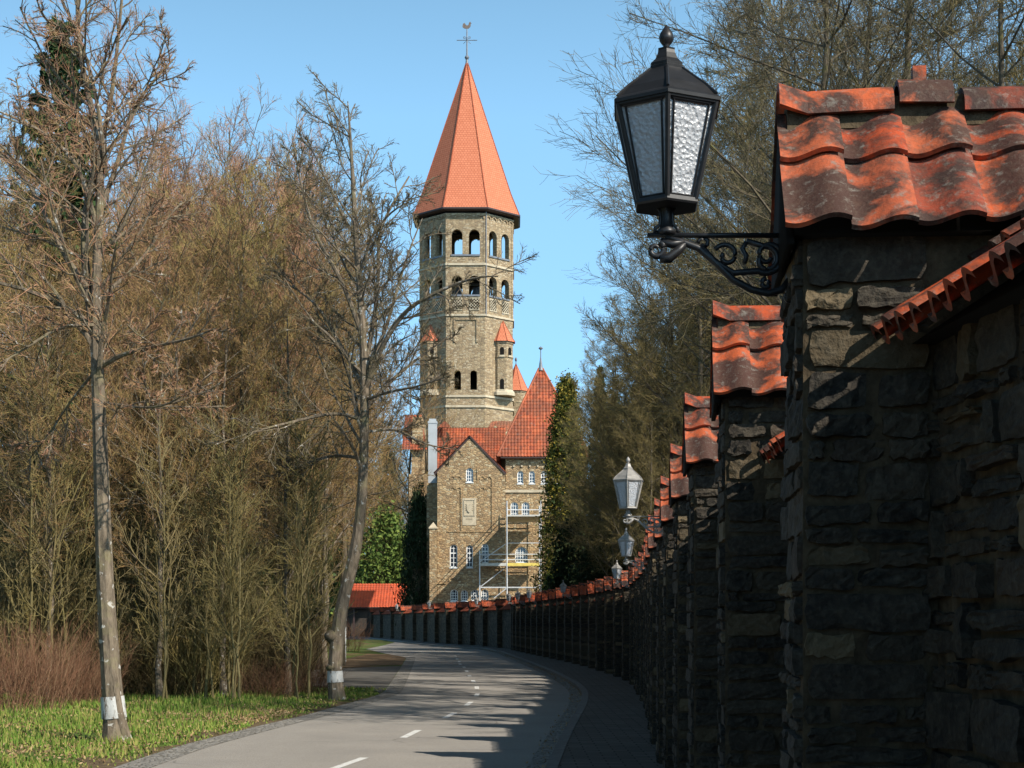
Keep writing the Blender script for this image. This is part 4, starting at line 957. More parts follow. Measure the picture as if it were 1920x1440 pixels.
cock = [(-.55, -.05), (-.48, .25), (-.30, .36), (-.16, .16), (.0, .02), (.18, .1), (.24, .32), (.33, .48), (.44, .48), (.47, .38), (.56, .3), (.47, .25), (.46, .0), (.34, -.22), (.12, -.36), (-.12, -.36), (-.34, -.3), (-.5, -.2)]
b = MB(); b.prism([(x, z+tz(48.5)) for x, z in cock], (-.04, .04)); b.tube([(0, 0, tz(56)), (0, 0, tz(53))], .035, 6)
obj('rooster', b.mesh('rooster', simple('copper_patina', (.16, .12, .10), .6)), vn)
tz = tz_
# turrets on the diagonal corners
def turret(cxp, Z, Rr, y_roof, y_apex, y_bot, roofR, fin=None, name='corner_turret', wins=True, parent=TW):
    X0 = (cxp-960)*Z/F; zz = lambda py: EYE+(HZ-py)*Z/F; o = Vector((X0, Z, 0))-TC
    root = obj(name, None, parent) if False else None
    b = MB(); b.lathe([(Rr, zz(y_bot)), (Rr, zz(y_roof))], 8, o, rot=PI/8)
    for k in (0, 1, 7, 6, 2):
        n, u = faces[k]; M = frame(o+n*(Rr*math.cos(PI/8)), u, n)
        if wins: pass
    b.lathe([(Rr+.07, zz(y_roof)-4.05*0-1.9), (Rr+.07, zz(y_roof)-1.75)], 8, o, rot=PI/8)
    b.lathe([(Rr+.1, zz(y_roof)-.25), (Rr+.1, zz(y_roof)-.02)], 8, o, rot=PI/8)
    b.lathe([(Rr+.28, zz(y_bot)-.1), (Rr+.25, zz(y_bot)+.25), (Rr+.0, zz(y_bot)+.6)], 8, o, rot=PI/8, mat=1)
    t = obj(name, b.mesh(name, [M_TOWER, M_TRIM]), parent)
    if wins:
        for k, wy in ((0, [(669, 654), (733, 713)]), (1, [(669, 654)])):
            n, u = faces[k]; M = frame(o+n*(Rr*math.cos(PI/8)), u, n)
            for (yb, yt) in wy:
                b = MB(); dy = zz(yt)-zz(yb); b.prism([(-.24, zz(yb)), (.24, zz(yb))]+arch_pts(0, .48, zz(yb)+dy-.24)[::-1], (-.03, .02), M); obj('arched_window', b.mesh('arched_window', M_DARK), t)
                b = MB(); b.prism([(-.34, zz(yb)-.22), (.34, zz(yb)-.22), (.30, zz(yb)), (-.30, zz(yb))], (-.16, .0), M); obj('window_sill', b.mesh('window_sill', M_TRIM), t)
    b = MB(); pf = spire(b, roofR, zz(y_roof), zz(y_apex), 1.04, o, R1=.05); r = obj('turret_roof', b.mesh('turret_roof', M_SPIRE, uv=True), t)
    b = MB()
    for k in range(8):
        a = PI/8+k*PI/4; b.tube([(o.x+rr*math.cos(a), o.y+rr*math.sin(a), z+.01) for rr, z in pf], .045, 4)
    obj('hip_ridge', b.mesh('hip_ridge', simple('hip_tile2', (.30, .075, .035))), r)
    b = MB(); b.lathe([(.1, zz(y_apex)-.15), (.06, zz(y_apex)+.4), (.2, zz(y_apex)+.65), (.2, zz(y_apex)+.85), (.04, zz(y_apex)+1.1)], 8, o); obj('finial', b.mesh('finial', M_LEAD), r)
    return t
turret(941.5, 192.2, 1.38, 643, 600, 742, 1.68)
turret(811, 192.2, 1.38, 643, 600, 742, 1.55)
GT = empty('stair_turret', ((967.5-960)*250/F, 250, 0), label='slim octagonal stair turret with pointed orange roof just right of the great tower', cat='turret')
tt = TC; TC = Vector(GT.location); turret(967.5, 250, 1.91, 735, 683, 850, 2.2, name='turret_shaft', wins=False, parent=GT); TC = tt
b = MB(); b.tube([(0, 0, 0), (0, 0, tz(735)-tz(1000))], .06, 6); 
# downpipe on tower
n, u = faces[1]; M = frame(n*AP, u, n); b = MB()
b.tube(xf(np.array([(-FW/2+.05, -.12, tz(398)), (-FW/2+.05, -.12, tz(595))]), M), .07, 6); obj('downpipe', b.mesh('downpipe', M_LEAD), TW)

TW.scale = (1.22,)*3; TW.location = (TC.x*1.22, TC.y*1.22, EYE*(1-1.22))
# ---- side wing in front right (mostly behind the conifer) whose roof shades the lower front
# ---- scaffold
SCF = empty('scaffold', (fx(950), ZA-.4, 3.4), label='galvanised scaffold with boards and one yellow deck against the tower house', cat='scaffold')
MS = Matrix.Translation((-fx(950), -(ZA-.4), -3.4)); DEEP = 9.0
yb = ZA-.5
def pole(p, q, r=.062): return MB().tube(xf(np.array([p, q], float), MS), r, 6)
zdeck = fz(977); zd2 = fz(1060); zd3 = fz(1102)
for (x, z1) in ((951, 952), (1011, 950), (900, 1034)):
    for yy_ in ((yb-.25, yb-1.6) if x == 900 else (yb-.25, yb-DEEP)):
        obj('upright', pole((fx(x), yy_, 3.0), (fx(x), yy_, fz(z1))).mesh('upright', M_ZINC), SCF)
y1_ = yb-1.6
def rail(xa, xb, y, r=.04, name='rail', yy=(None,)):
    for q_ in (yb-.25, ): obj(name, pole((fx(xa), q_, fz(y)), (fx(xb), q_, fz(y)), r).mesh(name, M_ZINC), SCF)
for xa, xb, y in ((950, 1013, 957), (950, 1013, 967), (950, 1013, 1019), (899, 1012, 1040), (899, 1012, 1050), (899, 1008, 1102)): rail(xa, xb, y, .058 if y != 1102 else .08)
for xa, ya, xb, yb2 in ((900, 1054, 949, 1020), (902, 1100, 950, 1063), (926, 1122, 950, 1103)): obj('brace', pole((fx(xa), yb-.33, fz(ya)), (fx(xb), yb-.33, fz(yb2)), .052).mesh('brace', M_ZINC), SCF)
b = MB(); b.box(fx(949.5), fx(1011.5), yb-DEEP, yb-.02, zdeck-.14, zdeck, M=MS); obj('deck', b.mesh('deck', M_BOARD), SCF)
b = MB(); b.box(fx(951.5), fx(1011), yb-1.3, yb-.1, zd2-.12, zd2+.18, M=MS); obj('deck', b.mesh('deck', M_YELL), SCF, label='yellow boarded lower deck')
b = MB(); b.box(fx(899), fx(950.5), yb-1.3, yb-.1, zd2-.12, zd2+.18, M=MS); obj('deck', b.mesh('deck', M_BOARD), SCF)
for y in (957, 967): obj('rail', pole((fx(950), yb-.25, fz(y)), (fx(950), yb-DEEP, fz(y)), .045).mesh('rail', M_ZINC), SCF)

# ---- shed with red roof at the far left end of the wall
ZS = 200.0; sx = lambda px: (px-960)*ZS/F; sz = lambda py: EYE+(HZ-py)*ZS/F
SH = empty('garage_shed', (sx(715), ZS, 0), label='low shed with a bright red hipped pantile roof behind the far wall end', cat='shed')
MH = Matrix.Translation((-sx(715), -ZS, 0)); b = MB()
slope(b, MH, (sx(640), ZS-.5, sz(1139)), (sx(794), ZS-.5, sz(1139)), (sx(640), ZS+3.5, sz(1093.5)), (sx(768), ZS+3.5, sz(1093.5)), pitch=.36, exp=.42, A=.07, lift=.05, seg=4)
slope(b, MH, (sx(794), ZS-.5, sz(1139)), (sx(794), ZS+7.5, sz(1139)), (sx(768), ZS+3.5, sz(1093.5)), (sx(768), ZS+3.5, sz(1093.5)), pitch=.36, exp=.42, A=.07, lift=.05, seg=4)
slope(b, MH, (sx(794), ZS+7.5, sz(1139)), (sx(640), ZS+7.5, sz(1139)), (sx(768), ZS+3.5, sz(1093.5)), (sx(640), ZS+3.5, sz(1093.5)), pitch=.36, exp=.42, A=.07, lift=.05, seg=4)
obj('roof', b.mesh('roof', M_TILEG), SH)
b = MB(); b.box(sx(640), sx(789), ZS+.4, ZS+6.8, 0, sz(1140), M=MH); obj('wall', b.mesh('wall', simple('dark_shed_opening', (.05, .04, .032))), SH)  # dark colour stands for the shade inside the shed opening
b = MB(); b.tube(xf(np.array([(sx(640), ZS-.56, sz(1140)), (sx(794), ZS-.56, sz(1140))]), MH), .08, 6); obj('gutter', b.mesh('gutter', M_GUTTER), SH)
for px in (664, 700, 740):
    b = MB(); b.box(sx(px)-.1, sx(px)+.1, ZS-.3, ZS-.1, 0, sz(1140), M=MH); obj('post', b.mesh('post', M_GUTTER), SH)
# ---------------------------------------------------------------- trees
def interp_poly(P, t):
    """P (B,K,3) evaluated at t (B,n) -> points, tangents"""
    B, K, _ = P.shape; f = t*(K-1); i = np.clip(f.astype(int), 0, K-2); w_ = (f-i)[..., None]
    bi = np.arange(B)[:, None]; a, c = P[bi, i], P[bi, i+1]
    T = c-a; T /= np.linalg.norm(T, axis=-1, keepdims=True)+1e-9
    return a*(1-w_)+c*w_, T
def spawn(P, R, n, t0, t1, ang, lf, K, rg, up=.0, wig=.12, rf=.6, rtip=.35, shrink=.5, minr=.004, Lref=None, tpow=1.0):
    B = len(P); L = np.linalg.norm(np.diff(P, axis=1), axis=2).sum(1) if Lref is None else Lref
    t = t0+(t1-t0)*((np.arange(n)[None]+rg.random((B, n)))/n)**tpow
    o, T = interp_poly(P, t)
    K0 = R.shape[1]; f = t*(K0-1); i = np.clip(f.astype(int), 0, K0-2); w_ = f-i; bi = np.arange(B)[:, None]
    rp = R[bi, i]*(1-w_)+R[bi, i+1]*w_
    rnd = rg.normal(size=(B, n, 3)); perp = rnd-(rnd*T).sum(-1, keepdims=True)*T; perp /= np.linalg.norm(perp, axis=-1, keepdims=True)+1e-9
    a = np.radians(rg.uniform(*ang, size=(B, n, 1)))
    d0 = np.cos(a)*T+np.sin(a)*perp
    ln = L[:, None]*lf*(1-shrink*(t-t0)/max(1e-6, t1-t0))*rg.uniform(.6, 1.25, (B, n))
    d0 = d0.reshape(-1, 3); ln = ln.reshape(-1); o = o.reshape(-1, 3); r0 = np.maximum((rp*rf*rg.uniform(.7, 1.1, rp.shape)).reshape(-1), minr)
    pts = [o]; dcur = d0; step = ln/(K-1)
    for k in range(K-1):
        dcur = dcur+rg.normal(0, wig, dcur.shape); dcur[:, 2] += up
        dcur /= np.linalg.norm(dcur, axis=1, keepdims=True); pts.append(pts[-1]+dcur*step[:, None])
    NP = np.stack(pts, 1); NR = r0[:, None]*np.linspace(1, rtip, K)[None]; NR = np.maximum(NR, minr*.8)
    return NP, NR
def addtubes(mb, P, R, sides, mat_, rg=None):
    V, Q = sweep(P, R, sides); K = P.shape[1]
    mb.add(V, Q, mat_, None if rg is None else np.repeat(rg.random(len(P)), K*sides))
def trunk_poly(h, rg, lean=.03, K=12, r0=.2, r1=.03, wig=.1):
    z = np.linspace(0, h, K); x = np.cumsum(rg.normal(lean, wig, K))*h/K*.5; y = np.cumsum(rg.normal(0, wig, K))*h/K*.5
    x -= x[0]; y -= y[0]
    P = np.stack([x, y, z], 1)[None]; R = (r0+(r1-r0)*(z/h)**.8)[None]; R[0, 0] *= 1.25
    return P, R
def bare_tree(seed, h=20, r0=.2, n1=22, n2=9, n3=9, n4=5, t0=.3, a1=(30, 65), l1=.36, up1=.12, up=.06, minr=.007, mats=None, trunk=None, limbs=None, drop=0, l4=.62, sh=.55):
    rg = np.random.default_rng(seed); T = MB(); C = MB()
    P0, R0 = trunk if trunk is not None else trunk_poly(h, rg, rg.normal(0, .05), r0=r0)
    addtubes(T, P0, R0, 9, 0)
    P1, R1 = spawn(P0, R0, n1, t0, .99, a1, l1, 8, rg, up1, .10, .5, .25, sh, .02, Lref=np.array([h]))
    if limbs is not None:
        for (lp, lr) in limbs: addtubes(T, lp, lr, 7, 0)
    addtubes(C, P1, R1, 5, 0)
    if limbs is not None:
        lim = []
        for (lp, lr) in limbs:
            LL_ = np.linalg.norm(np.diff(lp, axis=1), axis=2).sum(1)
            q, r = spawn(lp, lr, 11, .15, .98, (25, 70), .42, 8, rg, up1, .12, .5, .25, .5, .015); addtubes(C, q, r, 5, 0); lim.append((q, r))
        P1 = np.concatenate([P1]+[q for q, r in lim]); R1 = np.concatenate([R1]+[r for q, r in lim])
    P2, R2 = spawn(P1, R1, n2, .12, .98, (25, 60), .42, 6, rg, up, .13, .55, .3, .5, .011); addtubes(C, P2, R2, 4, 0)
    P3, R3 = spawn(P2, R2, n3, .1, 1, (20, 55), .55, 5, rg, up, .11, .55, .4, .4, minr*1.1); addtubes(C, P3, R3, 3, 1, rg)
    if n4:
        P4, R4 = spawn(P3, R3, n4, .1, 1, (18, 50), l4, 4, rg, up, .12, .7, .5, .4, minr*.9); addtubes(C, P4, R4, 3, 1, rg)
    m = mats or (M_BARK, M_TWIG)
    return T.mesh('trunk', m[0]), C.mesh('crown', list(m))
def place_tree(meshes, name, x, y, z, rz, s, wide=1, **k):
    r = empty(name, (x, y, z), rz, **k); r.scale = (s*wide, s*wide, s)
    for me, nm in zip(meshes, ('trunk', 'crown')): obj(nm, me, r)
    return r
def leaf_cards(mb, C, rg, size, mat_, dirs=None, asp=1.0):
    n = len(C); a = rg.normal(size=(n, 3)); a /= np.linalg.norm(a, axis=1, keepdims=True)
    if dirs is not None: a = dirs/np.linalg.norm(dirs, axis=1, keepdims=True)
    b = rg.normal(size=(n, 3)); b -= (a*b).sum(1, keepdims=True)*a; b /= np.linalg.norm(b, axis=1, keepdims=True)
    s = size*rg.uniform(.6, 1.4, (n, 1)); A = a*s*asp; B = b*s*.5
    V = np.stack([C-A, C+B*1.0, C+A, C-B], 1).reshape(-1, 3); Q = np.arange(n*4).reshape(-1, 4)
    mb.add(V, Q, mat_, np.repeat(rg.random(n), 4))
def spruce(seed, h=18, r=3.2, mats=None, dens=1.0, t0=.08, droop=-.05, leaf=.16):
    rg = np.random.default_rng(seed); T = MB(); C = MB()
    P0, R0 = trunk_poly(h, rg, 0, r0=.22, r1=.02, wig=.02); addtubes(T, P0, R0, 7, 0)
    n1 = int(130*dens); t = t0+(1-t0)*((np.arange(n1)+rg.random(n1))/n1)
    o, _ = interp_poly(P0, t[None]); o = o[0]; az = np.arange(n1)*2.4+rg.normal(0, .3, n1); ln = r*(1-t)**.8*rg.uniform(.65, 1.15, n1)+.25
    K = 6; pts = [o]; sl = .25-.55*(1-t)
    for k in range(K-1):
        d_ = np.stack([np.cos(az), np.sin(az), sl+.10*k], 1); pts.append(pts[-1]+d_*(ln/(K-1))[:, None])
    P1 = np.stack(pts, 1); R1 = np.linspace(.035, .008, K)[None]*np.ones((n1, 1)); addtubes(C, P1, R1, 4, 0)
    P2, R2 = spawn(P1, R1, 12, .12, 1, (40, 75), .33, 4, rg, droop, .1, .5, .4, .6, .006); addtubes(C, P2, R2, 3, 0)
    for (P, n) in ((P1, 22), (P2, 9)):
        t = rg.random((len(P), n)); c, T_ = interp_poly(P, t); c = c.reshape(-1, 3)+rg.normal(0, .05, (len(P)*n, 3)); d_ = T_.reshape(-1, 3)+rg.normal(0, .5, (len(P)*n, 3)); d_[:, 2] -= .25
        leaf_cards(C, c, rg, leaf, 1, d_, 1.0)
    m = mats or (M_BARKD, M_NEED); return T.mesh('trunk', m[0]), C.mesh('crown', list(m))
def leafy(seed, h, prof, n=9000, leaf=.16, mats=None, clump=.7, r0=.2):
    """dense evergreen: prof list (z_frac, radius)"""
    rg = np.random.default_rng(seed); T = MB(); C = MB(); P0, R0 = trunk_poly(h, rg, 0, r0=r0, r1=.02, wig=.02); addtubes(T, P0, R0, 7, 0)
    nc = int(n/28); zf = rg.random(nc)**.85; rad = np.interp(zf, [p[0] for p in prof], [p[1] for p in prof]); az = rg.random(nc)*2*PI; rr = rad*(1-.55*rg.random(nc)**1.6)*rg.uniform(.85, 1.15, nc)
    cc = np.stack([rr*np.cos(az), rr*np.sin(az), zf*h], 1)
    P1 = np.stack([np.stack([np.zeros(nc), np.zeros(nc), np.maximum(0, zf*h-rr*.8)], 1), cc*[.6, .6, 1]-[0, 0, .2], cc], 1); addtubes(C, P1, np.tile([.03, .02, .008], (nc, 1)), 3, 0)
    c = (cc[:, None]+rg.normal(0, 1, (nc, 28, 3))*[clump*.45, clump*.45, clump*.55]).reshape(-1, 3)
    d_ = rg.normal(size=c.shape)*.7; d_[:, 2] -= .3
    V0 = sum(len(v) for v in C.v); leaf_cards(C, c, rg, leaf, 1, d_)
    # clump-wise tone so light and dark clumps read
    tone = np.repeat(np.repeat(rg.random(nc), 28), 4)*.6+C.c[-1]*.4; C.c[-1] = tone
    m = mats or (M_BARKD, M_GOLD); return T.mesh('trunk', m[0]), C.mesh('crown', list(m))
def thicket(seed, w=2.5, h=2.2, n=90, mats=M_REDB, minr=.005, n2=7, spread=.25):
    rg = np.random.default_rng(seed); C = MB(); K = 6
    o = np.stack([rg.uniform(-w/2, w/2, n), rg.uniform(-w/4, w/4, n), np.zeros(n)], 1); d_ = np.stack([rg.normal(0, spread, n)+o[:, 0]/w*.5, rg.normal(0, spread, n), np.ones(n)], 1)
    ln = h*rg.uniform(.5, 1.1, n); pts = [o]
    for k in range(K-1):
        d_ = d_+rg.normal(0, .1, d_.shape); d_ /= np.linalg.norm(d_, axis=1, keepdims=True); pts.append(pts[-1]+d_*(ln/(K-1))[:, None])
    P = np.stack(pts, 1); R = minr*1.6*np.linspace(1, .5, K)[None]*np.ones((n, 1)); addtubes(C, P, R, 3, 0, rg)
    P2, R2 = spawn(P, R, n2, .2, 1, (15, 50), .35, 4, rg, .08, .15, .7, .5, .4, minr); addtubes(C, P2, R2, 3, 0, rg)
    return C.mesh('shrub', mats)

# -- hero tree 1 (left, white band)
def hero_path(pts, Z, widths, base, dy=None):
    P = np.array([at(px, py, Z) for px, py in pts])-np.array(base)
    if dy is not None: P[:, 1] += np.array(dy)
    return P
def fine(P, R, K):
    d_ = np.r_[0, np.cumsum(np.linalg.norm(np.diff(P, axis=0), axis=1))]; t = np.linspace(0, d_[-1], K)
    Q = np.stack([np.interp(t, d_, P[:, i]) for i in range(3)], 1); r = np.interp(t, d_, R)
    for _ in range(2): Q[1:-1] = .25*Q[:-2]+.5*Q[1:-1]+.25*Q[2:]
    return Q[None], r[None]
rgt = np.random.default_rng(5)
Z1t = 26.7; B1 = at(217, 1390, Z1t); B1.z = 0; px1 = Z1t/F
tr = hero_path([(219, 1394), (216, 1380), (208, 1270), (198, 1120), (191, 940), (187, 800), (182, 690), (179, 560), (184, 440), (190, 340), (183, 250), (160, 160), (143, 60), (148, -60), (140, -200)], Z1t, None, B1)
wd1 = np.array([60, 46, 38, 33, 30, 27, 24, 19, 17, 15, 13, 11, 9, 6, 3])*px1/2
t1 = fine(tr, wd1, 40)
def limb(pts, w0, w1, Z=Z1t, base=None, dyend=0, K=14):
    P = hero_path(pts, Z, None, base if base is not None else B1, np.linspace(0, dyend, len(pts))); R = np.linspace(w0, w1, len(pts))*Z/F/2
    return fine(P, R, K)
limbs1 = [limb([(182, 680), (165, 560), (152, 470), (150, 390), (170, 290), (195, 190), (205, 80), (215, -60)], 19, 5, dyend=.6, K=20),
          limb([(184, 690), (240, 668), (300, 662), (380, 652), (430, 640)], 11, 3, dyend=-1.2),
          limb([(195, 755), (230, 765), (300, 778), (350, 776), (395, 755), (440, 735)], 6, 2, dyend=-2),
          limb([(165, 540), (110, 470), (60, 370), (10, 290), (-50, 240)], 12, 4, dyend=1),
          limb([(184, 430), (150, 310), (110, 270), (60, 240), (10, 225)], 11, 3, dyend=-.5),
          limb([(186, 400), (215, 300), (240, 180), (290, 110), (310, 75)], 10, 3, dyend=.8),
          limb([(200, 330), (190, 200), (165, 90), (120, 0), (100, -80)], 9, 3, dyend=-.8),
          limb([(184, 610), (130, 620), (70, 680), (0, 740)], 8, 2, dyend=-1.5),
          limb([(187, 560), (250, 480), (310, 350), (330, 330)], 8, 2, dyend=1.5),
          limb([(175, 700), (120, 740), (60, 800), (0, 850)], 6, 2, dyend=1.5)]
me1 = bare_tree(11, h=15, trunk=t1, limbs=limbs1, n1=22, t0=.42, l1=.20, n2=9, n3=7, n4=3, minr=.0033, mats=(M_BARK, M_TWIGR), up1=.04, up=.02)
r1 = place_tree(me1, 'bare_tree', B1.x, B1.y, 0, 0, 1, label='nearest bare roadside tree on the grass, grey trunk with a white painted band, far left', cat='tree')
def band(tree, trunk, z0, z1, k=1.06):
    P, R = trunk[0][0], trunk[1][0]; zz = np.linspace(z0, z1, 6); pts = np.stack([np.interp(zz, P[:, 2], P[:, i]) for i in range(3)], 1); rr = np.interp(zz, P[:, 2], R)*k+.002
    b = MB(); b.tube(pts, rr, 14, caps=False); obj('painted_band', b.mesh('painted_band', M_WBAND, True), tree)
band(r1, t1, (1390-1347)*px1, (1390-1306)*px1)
# buttress scar at the foot
b = MB(); P, R = t1[0][0], t1[1][0]
b.tube([(P[0][0]+.14, -.09, -.02), (P[1][0]+.13, -.10, .3), (P[3][0]+.10, -.11, .9), (P[5][0]+.06, -.10, 1.5), (P[7][0]+.03, -.08, 2.0)], [.09, .075, .065, .05, .015], 8); obj('root_flare', b.mesh('root_flare', M_BARK, True), r1)
# -- hero tree 2 (middle, leaning)
Z2t = 40.8; B2 = at(632, 1312, Z2t); B2.z = 0; px2 = Z2t/F
tr = hero_path([(632, 1316), (628, 1290), (626, 1240), (634, 1190), (640, 1130), (664, 1050), (677, 960), (682, 860), (684, 740), (680, 620), (672, 510), (665, 410), (660, 310), (655, 225), (652, 190)], Z2t, None, B2)
wd2 = np.array([36, 30, 26, 28, 24, 23, 20, 18, 17, 14, 12, 10, 7, 4, 2])*px2/2
t2 = fine(tr, wd2, 40)
l2 = lambda p, a, c, d_=0, K=14: limb(p, a, c, Z2t, B2, d_, K)
limbs2 = [l2([(683, 770), (735, 705), (790, 655), (845, 610)], 9, 2, 1.2),
          l2([(684, 730), (720, 650), (765, 590), (845, 555), (900, 543), (935, 550)], 12, 2, -2, 20),
          l2([(682, 700), (700, 600), (708, 500), (700, 420), (735, 350), (760, 300)], 10, 3, 1.5),
          l2([(676, 620), (640, 520), (598, 460), (575, 380), (560, 290)], 10, 3, -1),
          l2([(684, 730), (640, 650), (590, 560), (540, 520), (480, 490)], 9, 2, 1.5),
          l2([(683, 750), (730, 740), (790, 735), (850, 720)], 7, 2, -1.5),
          l2([(683, 790), (640, 775), (560, 800), (500, 820), (430, 850)], 8, 2, -2),
          l2([(680, 860), (640, 850), (590, 850), (540, 870), (480, 880)], 7, 2, 2),
          l2([(684, 690), (720, 630), (745, 530), (770, 450), (790, 400)], 8, 2, .5),
          l2([(672, 520), (700, 440), (740, 400), (770, 390)], 6, 2, -.6),
          l2([(668, 450), (630, 380), (600, 310), (575, 260)], 6, 2, .6),
          l2([(684, 810), (740, 800), (800, 830), (850, 835)], 6, 2, 1)]
me2 = bare_tree(12, h=15, trunk=t2, limbs=limbs2, n1=26, t0=.38, l1=.22, n2=8, n3=6, n4=3, minr=.0045, mats=(M_BARK, M_TWIGD), up1=.04, up=.02)
r2 = place_tree(me2, 'bare_tree', B2.x, B2.y, 0, 0, 1, label='leaning bare roadside tree with crooked lower trunk and white band, in front of the church', cat='tree')
band(r2, t2, (1312-1279)*px2, (1312-1258)*px2)
b = MB(); b.lathe([(.05, -.22), (.2, -.08), (.23, 0), (.19, .1), (.05, .2)], 9, (at(624, 1193, Z2t)-B2)); obj('knot', b.mesh('knot', M_BARKD, True), r2); b = MB(); b.lathe([(.05, -.14), (.18, -.05), (.2, 0), (.17, .06), (.05, .12)], 9, (at(625, 1252, Z2t)-B2)); obj('knot', b.mesh('knot', M_BARKD, True), r2)

# -- wood on the left: variants and instances
VB = [bare_tree(100+i, h=19, r0=r, n1=n, n2=10, n3=9, n4=3, t0=t, a1=a, l1=l, minr=.0070, mats=m, up1=u, up=.05, sh=.28)
      for i, (r, n, t, a, l, m, u) in enumerate([(.17, 26, .36, (30, 60), .30, (M_BARKD, M_TWIG), .12), (.20, 24, .38, (25, 55), .34, (M_BARKD, M_TWIGG), .10), (.15, 30, .42, (20, 42), .30, (M_BARKD, M_TWIGR), .16), (.18, 26, .28, (35, 70), .32, (M_BARK, M_TWIG), .08)])]
VS = [bare_tree(130+i, h=8, r0=.030+.008*i, n1=16, n2=8, n3=6, n4=0, t0=.12, a1=(20, 60), l1=.34, minr=.0045, trunk=trunk_poly(8, np.random.default_rng(900+i), .15*(i-1), r0=.030+.008*i, r1=.008, wig=.14), mats=(M_SAPL, m), up1=.08, up=.05) for i, m in enumerate((M_SAPL, M_TWIGG, M_SAPL))]
GB_ = 'bare trees of the wood left of the road'; rgw = np.random.default_rng(21)
LBS = {0: 'brown bare tree with spreading twigs, one of many in the dense left wood', 1: 'olive mossy bare tree with spreading twigs, one of many in the dense left wood', 2: 'slender bare tree with upright reddish twigs, one of many in the left wood', 3: 'grey-barked bare tree with low branches, one of many in the dense left wood'}
def wood(px, Z, hpx, v, s=None):
    x = (px-960)*Z/F; z = float(terr_left(x, Z)); top = EYE+(HZ-hpx)*Z/F; sc_ = (top-z)/23.4
    place_tree(VB[v], 'bare_tree', x, Z, z, rgw.uniform(0, 6.28), sc_, label=LBS[v], cat='tree', group=GB_)
for px, Z, hpx, v in [(-60, 44, 60, 1), (40, 47, 250, 0), (110, 43, 330, 3), (250, 46, 240, 2), (330, 44, 300, 0), (400, 48, 200, 2), (455, 45, 240, 1), (520, 47, 225, 2), (575, 50, 300, 0), (610, 56, 330, 3), (300, 52, 205, 2), (360, 54, 190, 2), (-20, 54, 180, 0), (70, 58, 260, 1), (160, 56, 250, 3), (220, 60, 220, 0), (430, 58, 195, 2), (480, 62, 205, 0), (545, 60, 235, 2), (600, 66, 260, 1), (640, 72, 330, 0), (390, 70, 230, 1), (290, 72, 240, 3), (130, 72, 260, 2), (20, 74, 200, 0), (560, 78, 280, 3), (480, 82, 240, 1), (600, 84, 480, 1), (700, 215, 700, 3), (712, 228, 760, 1), (672, 220, 640, 0), (655, 235, 560, 3), (350, 84, 260, 0), (220, 86, 260, 1), (610, 62, 560, 3), (590, 70, 760, 3), (600, 98, 420, 0), (60, 90, 260, 3), (-90, 70, 150, 2), (745, 232, 850, 0), (768, 240, 880, 1), (500, 48, 420, 3), (90, 41, 420, 3), (300, 41, 480, 3), (420, 42, 440, 3), (540, 43, 430, 3), (370, 43, 380, 0), (180, 42, 380, 0), (590, 104, 520, 1), (735, 250, 800, 2)]: wood(px, Z, hpx, v)
for i in range(150):
    px = rgw.uniform(-40, 580) if i < 133 else rgw.uniform(480, 560); Z = rgw.uniform(39.5, 56) if i < 133 else rgw.uniform(60, 90); x = (px-960)*Z/F
    v = i % 3; place_tree(VS[v], 'sapling', x, Z, float(terr_left(x, Z)), rgw.uniform(0, 6.28), rgw.uniform(.4, 1.05), label='thin pale greenish sapling, one of many along the edge of the left wood' if v != 1 else 'thin olive sapling, one of many along the edge of the left wood', cat='sapling', group='saplings at the edge of the left wood')
SP = [spruce(200), spruce(201, r=2.6)]
for px, Z, hpx, lab in [(118, 52, 45, 'dark green spruce standing behind the nearest roadside tree, far left'), (545, 66, 345, 'dark olive pine rising among bare trees left of the leaning tree')]:
    x = (px-960)*Z/F; z = float(terr_left(x, Z)); place_tree(SP[0], 'spruce_tree', x, Z, z, 1, (EYE+(HZ-hpx)*Z/F-z)/18, (.5 if Z > 60 else .9), label=lab, cat='tree')
for i, (px, Z, hpx) in enumerate([(-30, 100, 420), (70, 96, 480), (170, 104, 430), (260, 98, 450), (350, 106, 420), (430, 100, 430), (500, 108, 450), (520, 112, 480), (490, 122, 640), (680, 245, 760), (725, 260, 840), (600, 240, 820), (622, 246, 860), (645, 240, 900), (610, 252, 700), (634, 262, 720), (120, 80, 560), (300, 82, 600), (460, 84, 600), (490, 90, 640), (220, 66, 780), (400, 66, 820), (40, 66, 760), (530, 70, 860)]):
    x = (px-960)*Z/F; z = float(terr_left(x, Z)); place_tree(SP[i % 2], 'spruce_tree', x, Z, z, i*1.3, (EYE+(HZ-hpx)*Z/F-z)/18, label='dark spruce hidden deep in the left wood behind the bare trees', cat='tree', group='spruces deep inside the left wood')
for i in range(11):  # added out of view to block sky light from the near wall
    x, y = -19-rgw.uniform(0, 6), -22+i*5.2; place_tree(SP[i % 2], 'spruce_tree', x, y, float(terr_left(x, y)), i, rgw.uniform(.85, 1.1), label='added unseen dark spruce left of the frame, keeping sky light off the near wall', cat='tree', group='added spruces opposite the near wall')
